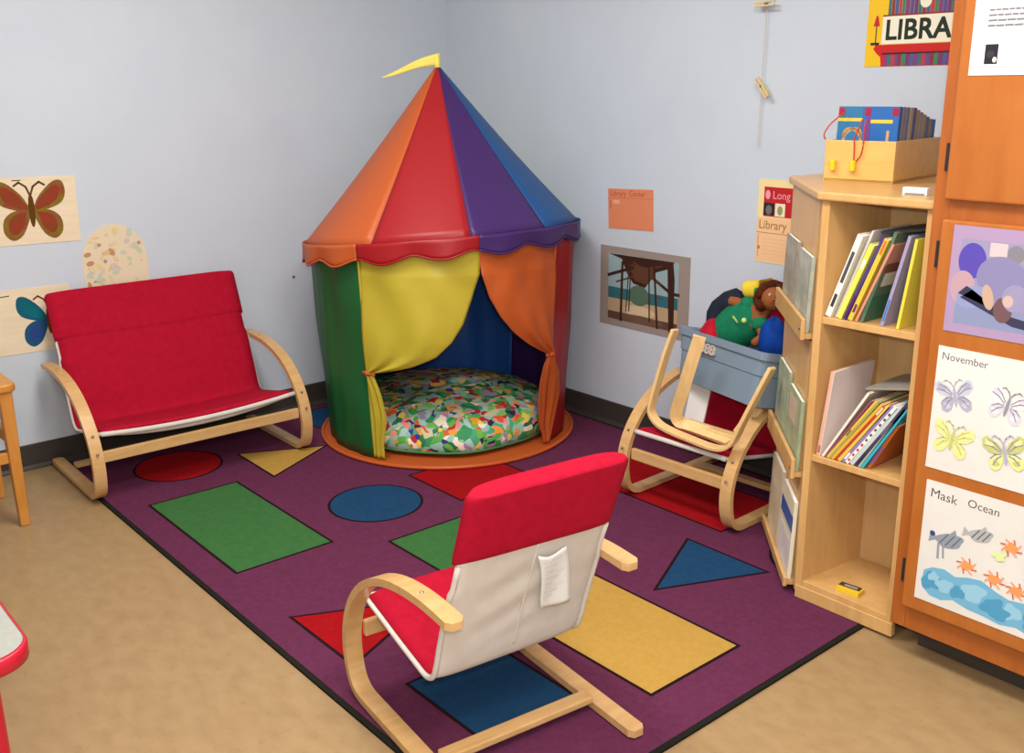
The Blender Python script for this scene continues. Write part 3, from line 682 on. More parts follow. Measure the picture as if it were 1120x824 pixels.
# two big flat books lying over the leaning row
book('thin black picture book lying across the tops of the upper shelf books', .008, .2, .2, '2b2b2e',
     Matrix.Translation((-1.40, 2.46, 1.124)) @ Matrix.Rotation(D(90-9), 4, 'Y'), 'books on the upper shelf', cover2='3a3a3c')
shelf_books(-1.522, .47, [
    (.012, .255, .21, 'd9a890', D(6), .0, .0, 'tall pale pink book, leftmost on the middle shelf', dict(cover2='d8c8c4', marks=((.03, .12, 'c05a4a'),))),
    (.007, .25, .2, 'e6dfd0', D(30), .006, .0, 'thin cream book leaning beside the pink one on the middle shelf', dict(cover2='e0d6c4')),
    (.006, .235, .2, '8c4a5a', D(33), .0, .0, 'thin plum book leaning on the middle shelf', dict()),
    (.007, .24, .2, 'd6b44a', D(34), .0, .0, 'thin golden book left of the red-spined one on the middle shelf', dict(marks=((.4, .5, '6a5a2a'),))),
    (.006, .24, .2, '9a9a50', D(34), .0, .0, 'thin olive book in the middle shelf row', dict()),
    (.008, .235, .2, 'd8a93c', D(35), .0, .0, 'golden yellow book just left of the red-spined book', dict()),
    (.008, .23, .2, 'b53a2c', D(35), .0, .0, 'red-spined book leaning in the middle shelf row', dict(marks=((.85, .98, 'e8d8c0'),))),
    (.010, .235, .2, 'e2be4c', D(35), .0, .0, 'bright yellow book just right of the red-spined book', dict()),
    (.010, .235, .2, '8d78a8', D(34), .0, .0, 'lilac book right of the bright yellow one on the middle shelf', dict(marks=((.05, .16, 'e8e0e0'),))),
    (.011, .235, .2, 'eae4da', D(34), .0, .0, 'white book with row of red and black dots on its spine', dict(marks=tuple((.04+.09*k, .075+.09*k, 'b8323a' if k < 4 else '4a4450') for k in range(10)))),
    (.011, .24, .2, 'bcc8c4', D(33), .002, .0, 'pale grey-green book right of the dotted book', dict()),
    (.009, .25, .2, '3c3a58', D(32), .002, .0, 'dark navy book on the middle shelf', dict(marks=((.02, .2, '2c2c40'), (.5, .7, '6a6080')))),
    (.006, .23, .2, 'a8b0a0', D(31), .0, .0, 'thin sage book between the navy and the turquoise book', dict()),
    (.009, .225, .2, '3aa6bc', D(30), .0, .0, 'turquoise book on the middle shelf', dict()),
    (.009, .16, .18, 'b8622c', D(28), .004, .01, 'short rust brown book right of the turquoise one', dict(marks=((.1, .5, '7a58a8'),))),
], 'books on the middle shelf')
book('wide grey book lying across the tops of the middle shelf books', .008, .16, .2, '8a8880',
     Matrix.Translation((-1.40, 2.45, .695)) @ Matrix.Rotation(D(90-12), 4, 'Y'), 'books on the middle shelf', cover2='6a4a30')
# display ledge books (face out)
def face_book(label, tier, x, w, h, col, col2, group, art=(), th=.006, lift=0, dy=0):
    zb, zt = TIER[tier]; ang = math.atan2(.010, zt-zb)
    t = thing('book', label, 'book', group=group, M=RM @ Matrix.Translation((x, .0095+dy, zb+.005+lift)) @ Matrix.Rotation(ang, 4, 'X'))
    mb = MB(); m = mat(col, .4, .4, 'noise', col2, 14); mb.box((0, 0, 0), (w, .0015, h), m); mb.box((0, th-.0015, 0), (w, th, h), m); mb.box((0, .0015, 0), (.002, th-.0015, h), m)
    for (a0, b0, a1, b1, c, c2) in art: mb.box((w*a0, th-.0002, h*b0), (w*a1, th+.0005, h*b1), mat(c, .4, .4, 'noise', c2, 22))
    mb.build('cover', t); MB().box((.002, .0015, .002), (w-.002, th-.0015, h-.002), PAPER).build('pages', t)
    return t
GB = 'books on the slanted display ledges'
face_book('grey-white picture book at the near end of the top display ledge', 0, .03, .2, .215, 'b9b8a8', '8f9484', GB, th=.0105)
face_book('brownish grey picture book at the far end of the top display ledge', 0, .25, .2, .225, 'aaa594', '847c6c', GB, th=.012)
face_book('green and pink picture book at the near end of the middle display ledge', 1, .03, .2, .215, 'a9b08e', '7f9470', GB, ((.35, .55, .9, .9, 'd0a49a', 'b9b49a'),), th=.0105)
face_book('pale green picture book at the far end of the middle display ledge', 1, .25, .2, .24, 'b3b59c', '7f9678', GB, th=.0105)
face_book('tall cream book with blue band at the near end of the lowest display ledge', 2, .03, .2, .25, 'e4dcc4', 'd9cfb2', GB, ((0, .0, 1, .5, 'e4e0dc', 'd4ccc6'), (.0, .6, 1, .8, '2c62a8', '28589a')), th=.0115)
face_book('plain cream book at the far end of the lowest display ledge', 2, .25, .2, .26, 'dccfae', 'c9b394', GB, th=.012)

# card on the empty bottom shelf
t = tag(MB().box((-.035, -.02, 0), (.035, .02, .012), mat('dcb92c', .5, .3)).box((-.035, -.004, .012), (.03, .0205, .0126), mat('3c3830', .5, .3)).box((-.02, .002, .0126), (.02, .012, .013), mat('9a948a', .5, .3)).build('flash_card', bevel=.001),
        'small yellow and black card pack lying on the empty bottom shelf', 'card'); t.location = (-1.40, 2.465, .0685); t.rotation_euler.z = .1

# ------------------------------------------------------------------ wooden box of lacing boards on top
BM = Matrix.Translation((-1.735, 2.69, 1.2205)) @ Matrix.Rotation(.12, 4, 'Z')
bx = thing('wooden_box', 'pale wooden box of blue lacing boards on top of the bookcase', 'box', M=BM)
bw, bd, bh = .212, .33, .118
BOXW = mat('deb368', .4, .35, 'wood', 'd2a557', 6, (.8, 5, 5), coat=.15)
MB().box((0, 0, 0), (bw, bd, .008), BOXW).build('bottom', bx)
MB().box((0, 0, 0), (bw, .01, bh), BOXW).build('front_panel', bx, bevel=.0015)
MB().box((0, bd-.01, 0), (bw, bd, bh), BOXW).build('back_panel', bx, bevel=.0015)
for x in (0, bw-.01): MB().box((x, .01, 0), (x+.01, bd-.01, bh), BOXW).build('side_panel', bx, bevel=.0015)
BLU = mat('2a62a8', .5, .3); LBL = mat('3f7fb8', .5, .3); YEL = mat('e3bd3a', .5, .3); RDC = mat('9c1c3c', .5, .3); TANC = mat('c99a6a', .5, .3)
cols = ['2a62a8', '8a7f8a', '6f7f9a', 'b0a08a', '5a5f8a', '9a8a7a', '8f8f9a', 'a08f6a', '5f6f9a', '8a8070', '2a5a9a']
for k in range(11):
    y = .028+k*.0255
    hgt = .205-.0012*k-(.035*max(0, (k-4)/6) if k < 10 else .03)
    Mb = BM @ Matrix.Translation((.016, y, .0085)) @ Matrix.Rotation(-.06, 4, 'X')
    w = bw-.03
    t = thing('lacing_board', 'blue castle-print lacing board at the front of the wooden box' if k == 0 else
              ('blue lacing board at the back of the wooden box' if k == 10 else 'lacing board packed behind the front one in the wooden box'), 'board', group='lacing boards in the wooden box' , M=Mb)
    m = BLU if k in (0, 10) else mat(cols[k], .6, .25)
    mb = MB(); mb.box((0, 0, 0), (w, .021, hgt), m)
    if k == 0:
        f = lambda x0, z0, x1, z1, mm, d=0: mb.box((x0, -.0006-d, z0), (x1, .0002, z1), mm)
        f(.0, .0, .075, hgt, mat('2f6f9a', .5, .3)); f(.085, .0, .1, hgt-.03, mat('6a3f86', .5, .3), .0002); f(.0, .163, .075, .172, YEL, .0003); f(.1, .158, .165, .168, YEL, .0003)
        for x in (.0, .08, .162): f(x, hgt-.026, x+.018, hgt-.004, RDC, .0004)
        arc = []
        for q in range(13):
            tt = PI*q/12; arc.append((.048+.026*math.cos(tt), .118+.024*math.sin(tt)))
        for (ax, az), (b_, c_) in zip(arc, arc[1:]): mb.box((min(ax, b_)-.004, -.001, min(az, c_)-.004), (max(ax, b_)+.004, .0002, max(az, c_)+.004), TANC)
        for x in (.018, .07): mb.box((x, -.001, .1), (x+.008, .0002, .12), TANC)
        mb.box((.15, -.001, .1), (.158, .0002, .138), TANC)
    mb.build('board_panel', t)
for j, (x, xs) in enumerate(((.032, .0), (.093, .0))):
    t = thing('shoelace', ('red lace with yellow bead hanging over the box front, left one', 'red looped lace with yellow bead hanging over the middle of the box')[j], 'lace', group='laces over the wooden box', M=BM)
    P_ = [(x+.012, .006, .178), (x+.006, -.004, .15), (x-.002, -.006, .125), (x, -.0065, .1), (x+.001, -.0065, .07), (x, -.0065, .05)] if j else [(x+.012, .024, .2), (x-.02, .0, .165), (x-.036, -.006, .135), (x-.03, -.0065, .12)]
    mb = MB(); mb.tube(catmull(P_, 4), .0022, mat('b8402c', .6, .2), 6)
    if j: mb.tube(catmull([(x+.024, .006, .178), (x+.024, -.004, .15), (x+.026, -.0065, .11), (x+.02, -.0065, .075), (x+.006, -.0065, .06)], 4), .0022, mat('b8402c', .6, .2), 6)
    mb.build('cord', t, smooth=True)
    b = MB(); b.tube([(x, -.0095, .062), (x, -.0095, .032)], .0085, mat('eec41e', .4, .4), 12); part_label(b.build('bead', t, bevel=.002), 'yellow bead')
t = MB(); t.box((-.032, -.011, 0), (.032, .011, .018), mat('efefec', .5, .3)); t.box((-.026, -.0112, .0002), (.026, -.0105, .005), mat('8a8a84', .6, .2))
o = tag(t.build('chalk_eraser', bevel=.004), 'small white eraser on the bookcase top beside the wooden box', 'eraser'); o.location = (-1.335, 2.50, 1.2205); o.rotation_euler.z = .1

# ------------------------------------------------------------------ upturned stool frame, bin and dolls on the rear chair
st = thing('stool_frame', 'upturned bentwood stool frame lying on the seat of the rear armchair', 'stool', (-2.14, 2.68, .3))
BW2 = mat('e8c48a', .35, .4, 'wood', 'dcb478', 7, (6, 6, 1.2), coat=.2)
def strip3(mb, P, w, th, m, wd):
    """flat strip along 3D points; wd is the direction of its width"""
    P = [Vector(p) for p in catmull(P, 5)]; rings = []; wd = Vector(wd)
    for i, p in enumerate(P):
        d = (P[min(i+1, len(P)-1)]-P[max(i-1, 0)]).normalized(); a = (wd-d*wd.dot(d)).normalized(); b = d.cross(a)
        rings.append([p+a*w/2+b*th/2, p-a*w/2+b*th/2, p-a*w/2-b*th/2, p+a*w/2-b*th/2])
    return mb.loft(rings, m)
f1 = MB(); strip3(f1, [(-2.262, 2.66, .675), (-2.29, 2.648, .58), (-2.315, 2.64, .48), (-2.333, 2.632, .395), (-2.332, 2.63, .355), (-2.30, 2.63, .325), (-2.24, 2.628, .312), (-2.15, 2.624, .307), (-2.06, 2.62, .304), (-2.0, 2.62, .312), (-1.96, 2.622, .345), (-1.928, 2.626, .42), (-1.88, 2.634, .53), (-1.84, 2.645, .625)], .036, .014, BW2, (0, 1, .1))
part_label(f1.build('bent_leg', st, bevel=.003, world=True), 'front U-shaped bent leg')
f2 = MB(); strip3(f2, [(-2.145, 2.652, .672), (-2.175, 2.648, .57), (-2.21, 2.65, .46), (-2.238, 2.655, .385), (-2.245, 2.665, .352), (-2.23, 2.675, .333), (-2.17, 2.685, .325), (-2.09, 2.69, .318), (-2.02, 2.685, .315)], .044, .014, BW2, (.8, .5, .2))
part_label(f2.build('bent_leg', st, bevel=.003, world=True), 'second bent leg in front of the bin')
f3 = MB(); strip3(f3, [(-2.03, 2.74, .325), (-2.01, 2.76, .37), (-1.985, 2.79, .43)], .045, .016, BW2, (1, 0, 0)); f3.build('back_leg', st, bevel=.003, world=True)
f4 = MB(); f4.box((-2.24, 2.69, .318), (-1.98, 2.73, .336), BW2); f4.build('cross_rail', st, bevel=.003, world=True)
t = MB(); t.box((-2.33, 2.80, .27), (-2.24, 2.806, .47), mat('e4e2dc', .7, .2)); 
o = tag(t.build('white_card', origin=(-2.285, 2.803, .27)), 'white card standing on the rear armchair seat behind the stool legs', 'card'); o.rotation_euler.x = -.28
# bin
BINM = Matrix.Translation((-2.165, 2.742, .452)) @ Euler((-.208, -.02, -.274), 'XYZ').to_matrix().to_4x4() if False else \
    Matrix.Translation((-2.165, 2.742, .452)) @ Matrix.Rotation(-.274, 4, 'Z') @ Matrix.Rotation(-.208, 4, 'X') @ Matrix.Rotation(-.02, 4, 'Y')
bn = thing('storage_bin', 'grey-blue plastic bin of dolls tilted on the rear armchair', 'bin', M=BINM)
BINC = mat('76899a', .4, .4); w, d, h = .49, .2, .193
def bring(z, g, hh): 
    k = .93+.07*z/h; ww, dd = w/2*k+g, d*(.93+.07*z/h)+g; y0 = .012*(1-z/h)-g
    r = .03; pts = []
    for cx, cy, a in ((ww-r, dd-r, 0), (-ww+r, dd-r, 1), (-ww+r, y0+r, 2), (ww-r, y0+r, 3)):
        for q in range(5):
            tq = (a+q/4)*PI/2; pts.append((cx+r*math.cos(tq), cy+r*math.sin(tq), hh))
    return pts
mb = MB(); mb.loft([bring(0, -.01, .0), bring(.004, 0, .004), bring(.11, 0, .11), bring(.112, .004, .112), bring(.165, .004, .165), bring(.167, .012, .167), bring(h, .012, h), bring(h, 0, h), bring(h, -.005, h-.005), bring(.01, -.006, .012)], BINC)
mb.build('tub', bn, bevel=.0, smooth=False, world=False)
LT = mat('c9bdb4', .5, .3)
for k, x in enumerate((-.085, -.057, -.029)):
    hd = MB()
    for a0, b0, a1, b1 in ((0, 0, .022, .004), (0, .0, .004, .034), (.018, 0, .022, .034), (0, .03, .022, .034), (0, .015, .022, .019)): hd.box((x+a0, -.0135, .128+b0), (x+a1, -.003, .128+b1), LT)
    hd.build('letter_sticker', bn)
# dolls
def skin(name, parent, pts, edges, m, sub=2, root=0):
    me = bpy.data.meshes.new(name); me.from_pydata([p[:3] for p in pts], edges, [])
    o = bpy.data.objects.new(name, me); C.objects.link(o)
    sk = o.modifiers.new('skin', 'SKIN')
    for i, p in enumerate(pts):
        sv = me.skin_vertices[0].data[i]; r = p[3]; sv.radius = (r, r) if not hasattr(r, '__len__') else r
        sv.use_root = (i == root)
    su = o.modifiers.new('sub', 'SUBSURF'); su.levels = sub; su.render_levels = sub
    dg = bpy.context.evaluated_depsgraph_get(); me2 = bpy.data.meshes.new_from_object(o.evaluated_get(dg))
    bpy.data.objects.remove(o); me2.materials.clear(); me2.materials.append(m)
    me2.polygons.foreach_set('use_smooth', [True]*len(me2.polygons))
    o = bpy.data.objects.new(name, me2); C.objects.link(o); o.parent = parent
    if parent: o.matrix_parent_inverse = MW[parent.name].inverted()
    return o
SKIN = mat('8a4f2c', .8, .15); HAIR = mat('5c2a16', .9, .1, 'noise', '3e1a0e', 40, bump=.8, bscale=90)
SHIRT = mat('1a7350', .85, .1, 'cloth', '15664a', 30); 
dl = thing('rag_doll', 'brown-faced rag doll in green shirt lying on top of the grey bin', 'doll', (-2.15, 2.84, .6))
O1 = Vector((-.03, .045, -.008)); sh = lambda P_: [(p[0]+O1.x, p[1]+O1.y, p[2]+O1.z, p[3]) for p in P_]
body = skin('body', dl, sh( [(-2.20, 2.83, .60, .045), (-2.10, 2.83, .69, .045), (-2.045, 2.835, .735, .028), (-2.02, 2.835, .765, .028), (-2.0, 2.835, .795, .042), (-2.075, 2.825, .75, .020), (-2.12, 2.815, .768, .019), (-2.155, 2.805, .772, .017),
                         (-2.02, 2.81, .705, .019), (-1.995, 2.80, .668, .018), (-2.03, 2.785, .635, .016)]),
            [(0, 1), (1, 2), (2, 3), (3, 4), (2, 5), (5, 6), (6, 7), (2, 8), (8, 9), (9, 10)], SKIN, root=1)
def limb_loft(name, par, rows, m, n=20):
    """soft tube through (x, y, z, radius, flatness) rows with rounded ends"""
    R4 = catmull(rows, 5); P = [Vector(r[:3]) for r in R4]; rings = []
    for q, (p, r) in enumerate(zip(P, R4)):
        d = (P[min(q+1, len(P)-1)]-P[max(q-1, 0)]).normalized(); a_ = d.cross(Vector((0, 1, 0))).normalized(); b_ = a_.cross(d)
        k_ = min(1, math.sin(min(q, len(P)-1-q, 4)/4*PI/2)*.75+.25)
        rings.append([p+a_*math.cos(2*PI*w/n)*r[3]*k_+b_*math.sin(2*PI*w/n)*r[3]*r[4]*k_ for w in range(n)])
    mb = MB(); mb.loft(rings, m); return mb.build(name, par, smooth=True, world=True)
ro = lambda rows: [(x+O1.x, y+O1.y, z+O1.z, r, f_) for x, y, z, r, f_ in rows]
limb_loft('shirt', dl, ro([(-2.205, 2.84, .60, .066, .8), (-2.165, 2.834, .64, .078, .8), (-2.115, 2.828, .688, .078, .75), (-2.068, 2.828, .728, .066, .7), (-2.032, 2.83, .756, .036, .7)]), SHIRT)
limb_loft('sleeve', dl, ro([(-2.06, 2.826, .742, .034, .9), (-2.085, 2.822, .762, .03, .9), (-2.112, 2.817, .77, .027, .9)]), SHIRT)
limb_loft('sleeve', dl, ro([(-2.04, 2.822, .728, .034, .9), (-2.02, 2.812, .706, .031, .9), (-2.008, 2.806, .686, .028, .9)]), SHIRT)
fc = MB()
fd = Vector((.65, -.72, .25)).normalized(); hc = Vector((-1.992, 2.835, .796))+O1
fc.ball(hc+Vector((.0, 0, 0))+fd*.022, (.04, .04, .042), SKIN, 16); fc.ball(hc+fd*.064+Vector((0, 0, -.004)), .007, SKIN, 10)
fc.build('face', dl, smooth=True, world=True)
for sx in (-.014, .014): ey = MB(); ey.ball(hc+fd*.057+Vector((sx*.8, sx*.7, .012)), .0045, mat('efe6da', .4, .4), 10); ey.ball(hc+fd*.0608+Vector((sx*.8, sx*.7, .012)), .0025, BLACK, 8); ey.build('eye', dl, smooth=True, world=True)
mo = MB(); mo.tube([hc+fd*.059+Vector((-.010, -.009, -.014)), hc+fd*.062+Vector((0, 0, -.018)), hc+fd*.059+Vector((.010, .009, -.014))], .0022, mat('8a2a22', .6, .2), 6); mo.build('mouth', dl, world=True)
hr = MB(); rnd = random.Random(11)
for k in range(70):
    a_, e_ = rnd.uniform(0, 2*PI), rnd.uniform(-.5, 1.5); dr = Vector((math.cos(a_)*math.cos(e_), math.sin(a_)*math.cos(e_), math.sin(e_)))
    if dr.dot(fd) > .45: continue
    hr.ball(hc+dr*.047, rnd.uniform(.015, .022), HAIR, 8)
part_label(hr.build('hair', dl, smooth=True, world=True), 'curly dark red-brown hair')
em = MB(); sn = Vector((.35, -.9, .3)).normalized()
p0 = Vector((-2.075, 2.760, .722))+O1; em.ball(p0+Vector((.024, .003, .0)), .010, mat('b8d070', .7, .2), 10); em.tube([p0+Vector((-.022, 0, .008)), p0+Vector((.0, 0, -.012))], .0035, mat('a8b860', .7, .2), 6)
part_label(em.build('shirt_emblem', dl, smooth=True, world=True), 'pale yellow-green emblem on the shirt')
d2 = thing('rag_doll', 'rag doll in navy trousers and yellow shirt slumped behind the green one', 'doll', (-2.25, 2.95, .6))
NAVY = mat('262b3a', .85, .1, 'cloth', '20242f', 30); YSH = mat('e0c43c', .8, .1)
O2 = Vector((-.03, .055, .004)); s2 = lambda P_: [(p[0]+O2.x, p[1]+O2.y, p[2]+O2.z, p[3]) for p in P_]
skin('body', d2, s2([(-2.205, 2.955, .765, .03), (-2.16, 2.955, .785, .03), (-2.115, 2.955, .785, .02), (-2.085, 2.955, .79, .03)]), [(0, 1), (1, 2), (2, 3)], SKIN, root=1)
skin('trousers', d2, s2([(-2.195, 2.95, .772, .042), (-2.26, 2.94, .735, .044), (-2.315, 2.925, .692, .042), (-2.305, 2.915, .64, .038), (-2.29, 2.905, .59, .035), (-2.23, 2.95, .70, .045), (-2.235, 2.935, .63, .045)]), [(0, 1), (1, 2), (2, 3), (3, 4), (1, 5), (5, 6)], NAVY, sub=1, root=1)
skin('shirt', d2, s2([(-2.20, 2.957, .768, .036), (-2.155, 2.957, .782, .038), (-2.12, 2.957, .782, .03)]), [(0, 1), (1, 2)], YSH, root=1)
sc = MB(); sc.tube(catmull([(-2.125, 2.935, .80), (-2.115, 2.92, .78), (-2.12, 2.925, .755)], 4), .012, mat('2f8a3c', .8, .1), 8); part_label(sc.build('scarf', d2, smooth=True, world=True), 'green scarf')
def cloth_lump(name, label, c, r, m, seed):
    rnd = random.Random(seed); mb = MB(); rings = []
    for j in range(13):
        t = -PI/2+PI*j/12; q = max(math.cos(t), .03)
        rings.append([(r[0]*q*math.cos(a)*(1+.1*math.sin(3*a+seed+2*t)+.06*math.sin(7*a+t*4)), r[1]*q*math.sin(a)*(1+.1*math.sin(4*a+seed)), r[2]*math.sin(t)*(1+.08*math.sin(3*a+seed))) for a in [2*PI*k/28 for k in range(28)]])
    mb.loft(rings, m); o = mb.build(name, smooth=True); o.location = c; return tag(o, label, 'cloth')
cloth_lump('doll_dress', 'bright blue doll dress bunched at the right side of the grey bin', (-1.99, 2.86, .645), (.055, .05, .085), mat('123f96', .85, .1, 'cloth', '0e357f', 30), 2)
cloth_lump('doll_jumper', 'red doll jumper bunched at the left side of the grey bin', (-2.24, 2.845, .625), (.05, .05, .06), mat('b01a2c', .85, .1, 'cloth', '9c1424', 30), 5)

# ------------------------------------------------------------------ things on the back wall
YW = YB-.0006
a = Art(); a.sheet(0, 0, .46, .31, mat('e8bc1e', .5, .3))
RDP = mat('c41e22', .5, .3); CRM = mat('ece6d0', .5, .3); bkc = ['7a3f7a', '2f6f6a', 'b03a4a', '5a4a8a', '8a2f3a', '3f7a5a', '6a3a6a', '4a5a8a']
a.poly([(.06, .0), (.056, .03), (.04, .042), (.028, .056), (.036, .068), (.46, .068), (.46, .0)], RDP)
rnd = random.Random(3)
x = .072
for k in range(40):
    w_ = rnd.uniform(.01, .016)
    a.rect(x, .002, x+w_-.001, .038, mat(bkc[k % 8], .5, .3)); a.rect(x, .16, x+w_-.001, .225+rnd.uniform(-.012, .012), mat(bkc[(k*3+1) % 8], .5, .3)); x += w_
    if x > .44: break
a.rect(.062, .038, .46, .043, mat('4a1a1a', .5, .3)); a.rect(.056, .070, .46, .156, CRM); a.rect(.056, .156, .46, .161, mat('8a2a2a', .5, .3)); a.ell(.20, .2, .02, .024, CRM)
a.text('LIBRARY', .064, .082, .088, mat('1a2a1c', .5, .3), 0, 1.0, bold=.004)
a.poly([(.024, .128), (.046, .128), (.038, .16), (.032, .16)], RDP); a.stroke([(.035, .13), (.035, .075)], .003, DARK); a.rect(.018, .068, .048, .076, DARK)
a.hang('library_poster', 'yellow and red LIBRARY poster with rows of book spines high on the back wall', 'poster', (-1.937, YW, 1.551), '-y', tilt=.0)
a = Art(); YC = mat('ecd49c', .7, .2); PCH = mat('ecbf92', .8, .15)
a.sheet(0, 0, .26, .312, YC); a.rect(.0, .004, .26, .17, PCH); a.rect(.0, .004, .02, .09, YC) if False else None
a.rect(.026, .175, .24, .285, mat('b8232a', .6, .2)); a.rect(.026, .18, .075, .226, mat('26262a', .6, .2)); a.ell(.05, .2, .014, .018, mat('6a6a6a', .6, .2)); a.rect(.078, .178, .122, .226, mat('e9dcc4', .6, .2)); a.ell(.1, .2, .012, .017, mat('8a9a5a', .6, .2)); a.rect(.155, .18, .235, .226, mat('e2c8b8', .6, .2))
PK = mat('e49aa8', .6, .2); a.ell(.043, .256, .011, .017, PK); a.text('Long', .064, .242, .042, PK, 0, .95); 
a.text('Library', .008, .128, .046, mat('b0824a', .8, .1), 0, .95, bold=.001); a.rect(.0, .112, .24, .1145, mat('a87a52', .8, .1)); a.rect(.008, .02, .012, .104, mat('c99a70', .8, .1)); a.rect(.01, .05, .018, .062, mat('8a6a4a', .8, .1))
for k in range(5): a.rect(.03, .09-.014*k, .21-.02*(k % 2), .0915-.014*k, mat('d8aa84', .8, .1))
a.hang('library_sign', 'peach and yellow Library sign with red picture strip behind the bookcase', 'sign', (-2.335, YW, .845), '-y')
a = Art(); OP = mat('d98560', .8, .15); a.poly([(-.006, .168), (.262, .184), (.262, .183), (-.006, .167)], OP) if False else None
a.sheet(0, 0, .262, .172, OP); a.rect(0, .132, .262, .1335, mat('b8643f', .8, .15)); IK = mat('a84f30', .8, .1)
a.text('Library  Center', .014, .141, .034, IK, 0, .95); a.rect(.012, .086, .0165, .122, IK); a.rect(.03, .108, .068, .124, mat('e3a58a', .8, .1))
a.hang('centre_sign', 'small orange paper sign above the pier picture on the back wall', 'sign', (-3.12, YW, .897), '-y', tilt=.04)
a = Art(); GM = mat('958880', .7, .2); a.sheet(0, 0, .515, .355, GM)
SKY = mat('8fa8ae', .6, .25); SEA = mat('2f6670', .6, .25); SAND = mat('b29a78', .6, .25); SH = mat('5a4238', .6, .25); TIM = mat('3a2018', .6, .25); TM2 = mat('5c3a28', .6, .25); GRN = mat('4f6a55', .6, .25)
X0, X1, Y0, Y1 = .05, .455, .03, .325
a.rect(X0, Y0, X1, Y1, SKY); a.rect(X0, .12, X1, .175, SEA); a.rect(X0, Y0, X1, .125, SAND); a.rect(X0, Y0, X1, .065, SH); a.ell(.24, .085, .09, .025, mat('cbb592', .6, .25)); a.ell(.25, .05, .13, .018, mat('6a5040', .6, .25))
a.ell(.235, .155, .06, .045, GRN)
a.poly([(X0, .322), (.13, .305), (.16, .25), (.2, .205), (.27, .195), (.3, .23), (.33, .27), (.42, .3), (.43, .325)], TIM); a.poly([(.17, .29), (.21, .22), (.28, .21), (.33, .28)], TM2)
for p, w_ in (([(X0, .225), (.2, .275)], .014), ([(X0+.05, .2), (.2, .235)], .008), ([(.31, .245), (.42, .19), (.46, .19)], .014), ([(.2, .3), (.36, .22)], .008), ([(.33, .17), (.36, .16)], .006), ([(.16, .25), (.36, .3)], .008)): a.stroke(p, w_, TM2 if w_ < .01 else TIM)
for xa, xb, w_, yb in ((.135, .13, .014, .03), (.175, .16, .006, .075), (.185, .178, .007, .08), (.29, .3, .008, .05), (.32, .345, .011, .03), (.405, .42, .022, .03)): a.stroke([(xa, .29), (xb, yb)], w_, TIM)
a.poly([(X1-.05, .322), (X1-.03, .322), (X1-.02, .25), (X1-.018, .03), (X1-.045, .03), (X1-.045, .2)], TIM)
a.hang('pier_photo', 'grey-matted photo of timber pier over the beach on the back wall', 'photo', (-3.166, YW, .465), '-y')
# clothespin string
s = MB(); s.tube([(-2.331, YB-.016, 2.66), (-2.335, YB-.014, 1.8), (-2.339, YB-.014, 1.5), (-2.343, YB-.012, 1.27)], .0018, mat('c9c4b4', .8, .1), 6)
tag(s.build('hanging_string', origin=(-2.335, YB-.012, 1.27)), 'thin pale string hanging down the back wall with clothespins on it', 'string')
def pin(label, c, ang):
    R = Matrix(((1, 0, 0), (0, 0, -1), (0, 1, 0))).to_4x4()
    t = thing('clothespin', label, 'clothespin', group='clothespins on the string', M=Matrix.Translation(c) @ R @ Matrix.Rotation(ang, 4, 'Z'))
    W_ = mat('d9c08a', .6, .2)
    for s in (-1, 1): MB().prism([(-.042, s*.0035), (-.03, s*.0055), (-.008, s*.003), (.0, s*.0018), (.042, s*.0012), (.042, s*.008), (.0, s*.0095), (-.042, s*.0085)], 0, .011, W_).build('prong', t)
    MB().tube([(-.006, 0, -.001), (-.006, 0, .012)], .005, STEEL, 10).build('spring', t)
pin('wooden clothespin clipped level near the top of the string', (-2.331, YB-.029, 1.775), PI)
pin('wooden clothespin clipped slanting lower on the string', (-2.323, YB-.028, 1.487), -.9)

# ------------------------------------------------------------------ things on the left wall
XW = XL+.0006
def big_butterfly(a, cx, cy, s, c1, c2, body, c3=None):
    T = lambda x, y: (cx+s*x, cy+s*y)
    for sg in (-1, 1):
        a.poly([T(sg*x, y) for x, y in catmull([(.03, .05), (.16, .28), (.4, .5), (.56, .5), (.6, .3), (.52, .12), (.3, .02), (.06, -.04)], 3)], c2)
        a.poly([T(sg*x, y) for x, y in catmull([(.05, .0), (.3, .0), (.48, -.14), (.5, -.38), (.36, -.52), (.18, -.42), (.05, -.15)], 3)], c2)
        a.poly([T(sg*x, y) for x, y in catmull([(.06, .06), (.2, .27), (.42, .43), (.5, .38), (.46, .2), (.3, .08), (.08, .0)], 3)], c1)
        a.poly([T(sg*x, y) for x, y in catmull([(.08, -.02), (.28, -.06), (.4, -.18), (.4, -.36), (.3, -.42), (.18, -.32)], 3)], c3 or c1)
        a.stroke([T(0, .26), T(sg*.06, .42), T(sg*.17, .5), T(sg*.26, .44)], .035*s, body)
    a.ell(cx, cy, .055*s, .3*s, body, n=16)
a = Art(); a.sheet(0, 0, .5, .262, CREAM)
big_butterfly(a, .325, .132, .22, mat('7a4422', .9, .1, 'noise', '96382c', 26), mat('76781c', .9, .1, 'noise', '8a3c34', 16), mat('5c3c18', .9, .1)); a.stroke([(.265, .25), (.295, .25)], .004, INK)
a.hang('butterfly_print', 'cream paper with red-brown and green butterfly, topmost on the left wall', 'painting', (XW, .815, .925), '+x', 'painted butterflies on the left wall', tilt=-.02)
a = Art(); a.sheet(0, 0, .5, .262, CREAM)
big_butterfly(a, .41, .125, .2, mat('10707a', .9, .1, 'noise', '0f5f6c', 12), mat('27467e', .9, .1, 'noise', '14606c', 9), mat('6a3a20', .9, .1), mat('2f3c86', .9, .1, 'noise', '24507c', 12)); a.stroke([(.2, .235), (.27, .238)], .004, INK)
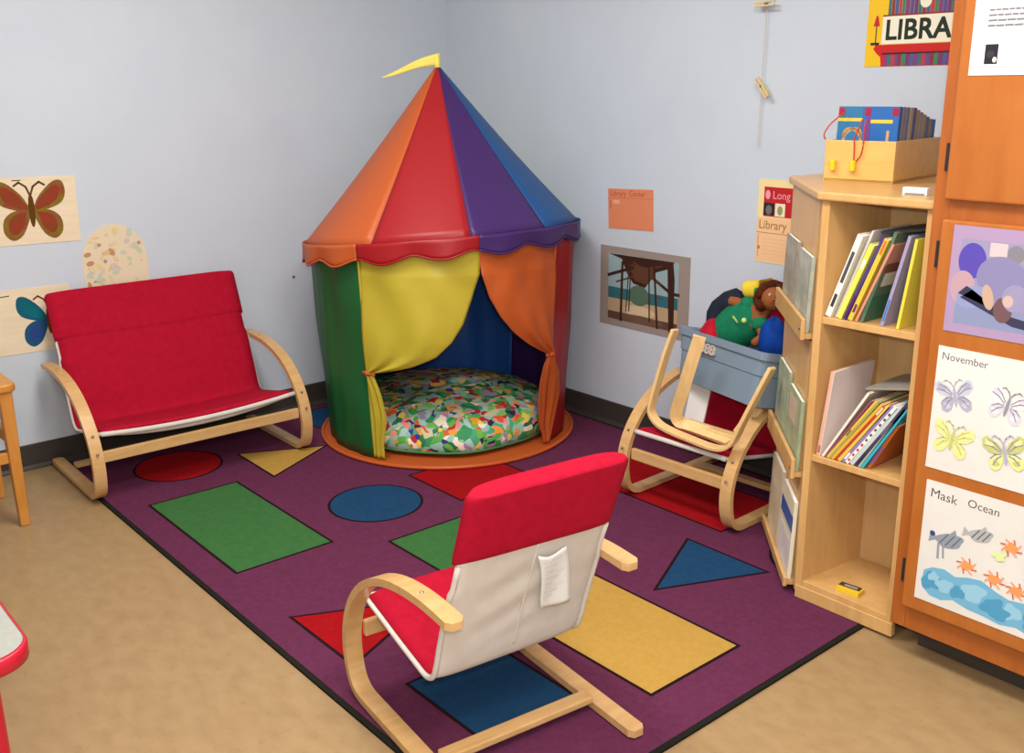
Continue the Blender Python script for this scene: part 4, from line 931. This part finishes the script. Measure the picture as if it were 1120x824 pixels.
a.hang('butterfly_print', 'cream paper with teal and blue butterfly half hidden by the red settee', 'painting', (XW, .74, .49), '+x', 'painted butterflies on the left wall', tilt=-.012)
a = Art(); base = mat('dccdb0', .85, .1)
pts = [(.135+.135*math.cos(t), .06+.155*math.sin(t)) for t in [PI*k/24 for k in range(25)]]; pts += [(.0, -.06), (.27, -.06)]
a.prism(pts, 0, .0016, base); a.rect(.0, -.06, .27, .05, base)
rnd = random.Random(9)
for k in range(70):
    px_, py_ = rnd.uniform(.015, .255), rnd.uniform(-.055, .2)
    if ((px_-.135)/.125)**2+(max(0, py_-.06)/.145)**2 > 1: continue
    a.ell(px_, py_, rnd.uniform(.004, .013), rnd.uniform(.006, .02), mat(rnd.choice(['d2b67e', 'c0c6a4', 'dcc096', 'd2ac96', 'bcc6b2', 'd8c686', 'b88a6c', 'ccbaae', 'd8c6a2', 'd6c4a6']), .9, .1), rnd.uniform(0, 3), n=10)
a.hang('paper_plate_craft', 'speckled cream dome-shaped paper craft on the wall above the red settee', 'craft', (XW, 1.308, .755), '+x')
t = MB(); t.lathe([(.006, 0), (.007, .002), (.004, .004)], mat('4a5a5a', .6, .3), 12); o = t.build('wall_nail'); o.matrix_world = Matrix.Translation((XL, 2.262, .643)) @ Matrix.Rotation(PI/2, 4, 'Y')
tag(o, 'tiny dark nail head in the bare wall between settee and tent', 'nail')

# ------------------------------------------------------------------ chair and table at the left edge of the picture
def rrect(x0, x1, y0, y1, r, n=8):
    pts = []
    for cx, cy, a_ in ((x1-r, y1-r, 0), (x0+r, y1-r, 1), (x0+r, y0+r, 2), (x1-r, y0+r, 3)):
        for k in range(n+1):
            t = (a_+k/n)*PI/2; pts.append((cx+r*math.cos(t), cy+r*math.sin(t)))
    return pts
wc = thing('wooden_chair', 'plain honey wooden chair cut off by the left edge of the picture', 'chair', (-3.9, .65, 0), 0)
def leg(name, p0, p1, w0, w1, par):
    mb = MB(); p0, p1 = Vector(p0), Vector(p1)
    mb.loft([[p+Vector((sx*w/2, sy*w/2, 0)) for sx, sy in ((-1, -1), (1, -1), (1, 1), (-1, 1))] for p, w in ((p0, w0), (p1, w1))], CHAIRWOOD); mb.build(name, par, bevel=.004, world=True)
HS = .53
for (x, y, dx, dy) in ((-3.70, .815, -.006, .0), (-4.03, .815, .006, .0), (-3.70, .49, -.006, .0), (-4.03, .49, .006, .0)): leg('leg', (x, y, .0), (x+dx, y+dy, HS-.03), .032, .044, wc)
seat = rrect(-4.07, -3.672, .45, .852, .03, 4)
MB().prism(seat, HS-.03, HS, CHAIRWOOD).build('seat', wc, bevel=.008, seg=3, world=True)
for y in (.815, .49): MB().box((-4.02, y-.01, .30), (-3.71, y+.01, .345), CHAIRWOOD).build('stretcher', wc, bevel=.003, world=True)
for x in (-3.706, -4.024): MB().box((x-.01, .50, .24), (x+.01, .805, .28), CHAIRWOOD).build('stretcher', wc, bevel=.003, world=True)
for x in (-4.05, -3.69): leg('back_post', (x, .475, HS-.005), (x, .40, .92), .036, .026, wc)
for z in (.70, .84): MB().box((-4.04, .417, z), (-3.70, .435, z+.05), CHAIRWOOD).build('back_slat', wc, bevel=.004, world=True)

tb = thing('play_table', 'grey-topped table corner with thick red edge at the lower left', 'table', (-2.3, -.05, 0))
TX0, TX1, TY0, TY1, TZ = -2.95, -1.815, -.45, .388, .52
REDT = mat('b5152c', .35, .45)
MB().prism(rrect(TX0+.006, TX1-.006, TY0+.006, TY1-.006, .07), TZ-.024, TZ, mat('a3a49c', .45, .35, 'noise', '999a92', 60)).build('table_top', tb, world=True)
ed = MB(); R0 = rrect(TX0, TX1, TY0, TY1, .075); R1 = rrect(TX0+.006, TX1-.006, TY0+.006, TY1-.006, .07)
z0, z1 = TZ-.036, TZ+.002
ed.loft([[(x, y, z) for x, y in R] for R, z in ((R1, z0), (R0, z0+.004), (R0, z1-.006), (R1, z1), (R1, z1-.003))], REDT, cap=False)
part_label(ed.build('edge_band', tb, smooth=True, world=True), 'thick red rubber edge band')
MB().prism(R1, TZ-.036, TZ-.024, REDT).build('under_top', tb, world=True)
for x in (TX0+.2, TX1-.2):
    for y in (TY0+.06, TY1-.055):
        mb = MB(); mb.tube([(x, y, .02), (x, y, TZ-.036)], .019, REDT, 16, None); lg = mb.build('leg', tb, smooth=False, world=True)
        MB().tube([(x, y, 0), (x, y, .03)], .022, BLACK, 16).build('foot_cap', lg, world=True)

# ------------------------------------------------------------------ light and camera
def area(name, loc, size, power, col=(1, .96, .9), rot=(0, 0, 0), sy=None):
    l = bpy.data.lights.new(name, 'AREA'); l.energy = power; l.color = col; l.size = size
    if sy: l.shape = 'RECTANGLE'; l.size_y = sy
    o = bpy.data.objects.new(name, l); o.location = loc; o.rotation_euler = rot; C.objects.link(o); return o
area('ceiling_lamp', (-2.5, 1.3, 2.66), 1.2, 50, (1, .96, .91), sy=.6)
area('ceiling_lamp', (-.7, 1.2, 2.66), 1.2, 50, (1, .96, .91), sy=.6)
area('ceiling_lamp', (.4, -.2, 2.66), 1.2, 35, (1, .96, .91), sy=.6)
fl = bpy.data.lights.new('camera_flash', 'POINT'); fl.energy = 85; fl.shadow_soft_size = .03; fl.color = (1, .97, .93)
fo = bpy.data.objects.new('camera_flash', fl); fo.location = (-.02, .05, 1.57); C.objects.link(fo)
w_ = bpy.data.worlds.new('world'); bpy.context.scene.world = w_; w_.use_nodes = True
w_.node_tree.nodes['Background'].inputs['Color'].default_value = (.6, .65, .72, 1); w_.node_tree.nodes['Background'].inputs['Strength'].default_value = .3

P_, R_, Y_ = .2801, -.011, .7008
fw = Vector((-math.cos(Y_), math.sin(Y_), 0)); rt = Vector((math.sin(Y_), math.cos(Y_), 0)); up = Vector((0, 0, 1))
f = fw*math.cos(P_)-up*math.sin(P_); u = fw*math.sin(P_)+up*math.cos(P_)
r2 = rt*math.cos(R_)+u*math.sin(R_); u2 = -rt*math.sin(R_)+u*math.cos(R_)
cam = bpy.data.cameras.new('camera'); cam.sensor_width = 36; cam.lens = 36*1102.9/1120; cam.clip_start = .02
co = bpy.data.objects.new('camera', cam); C.objects.link(co)
co.matrix_world = Matrix(((r2.x, u2.x, -f.x, 0), (r2.y, u2.y, -f.y, 0), (r2.z, u2.z, -f.z, 1.5), (0, 0, 0, 1)))
sc_ = bpy.context.scene; sc_.camera = co
sc_.view_settings.view_transform = 'Standard'; sc_.view_settings.look = 'None'; sc_.view_settings.exposure = -.08; sc_.view_settings.gamma = 1
sc_.view_settings.use_curve_mapping = False
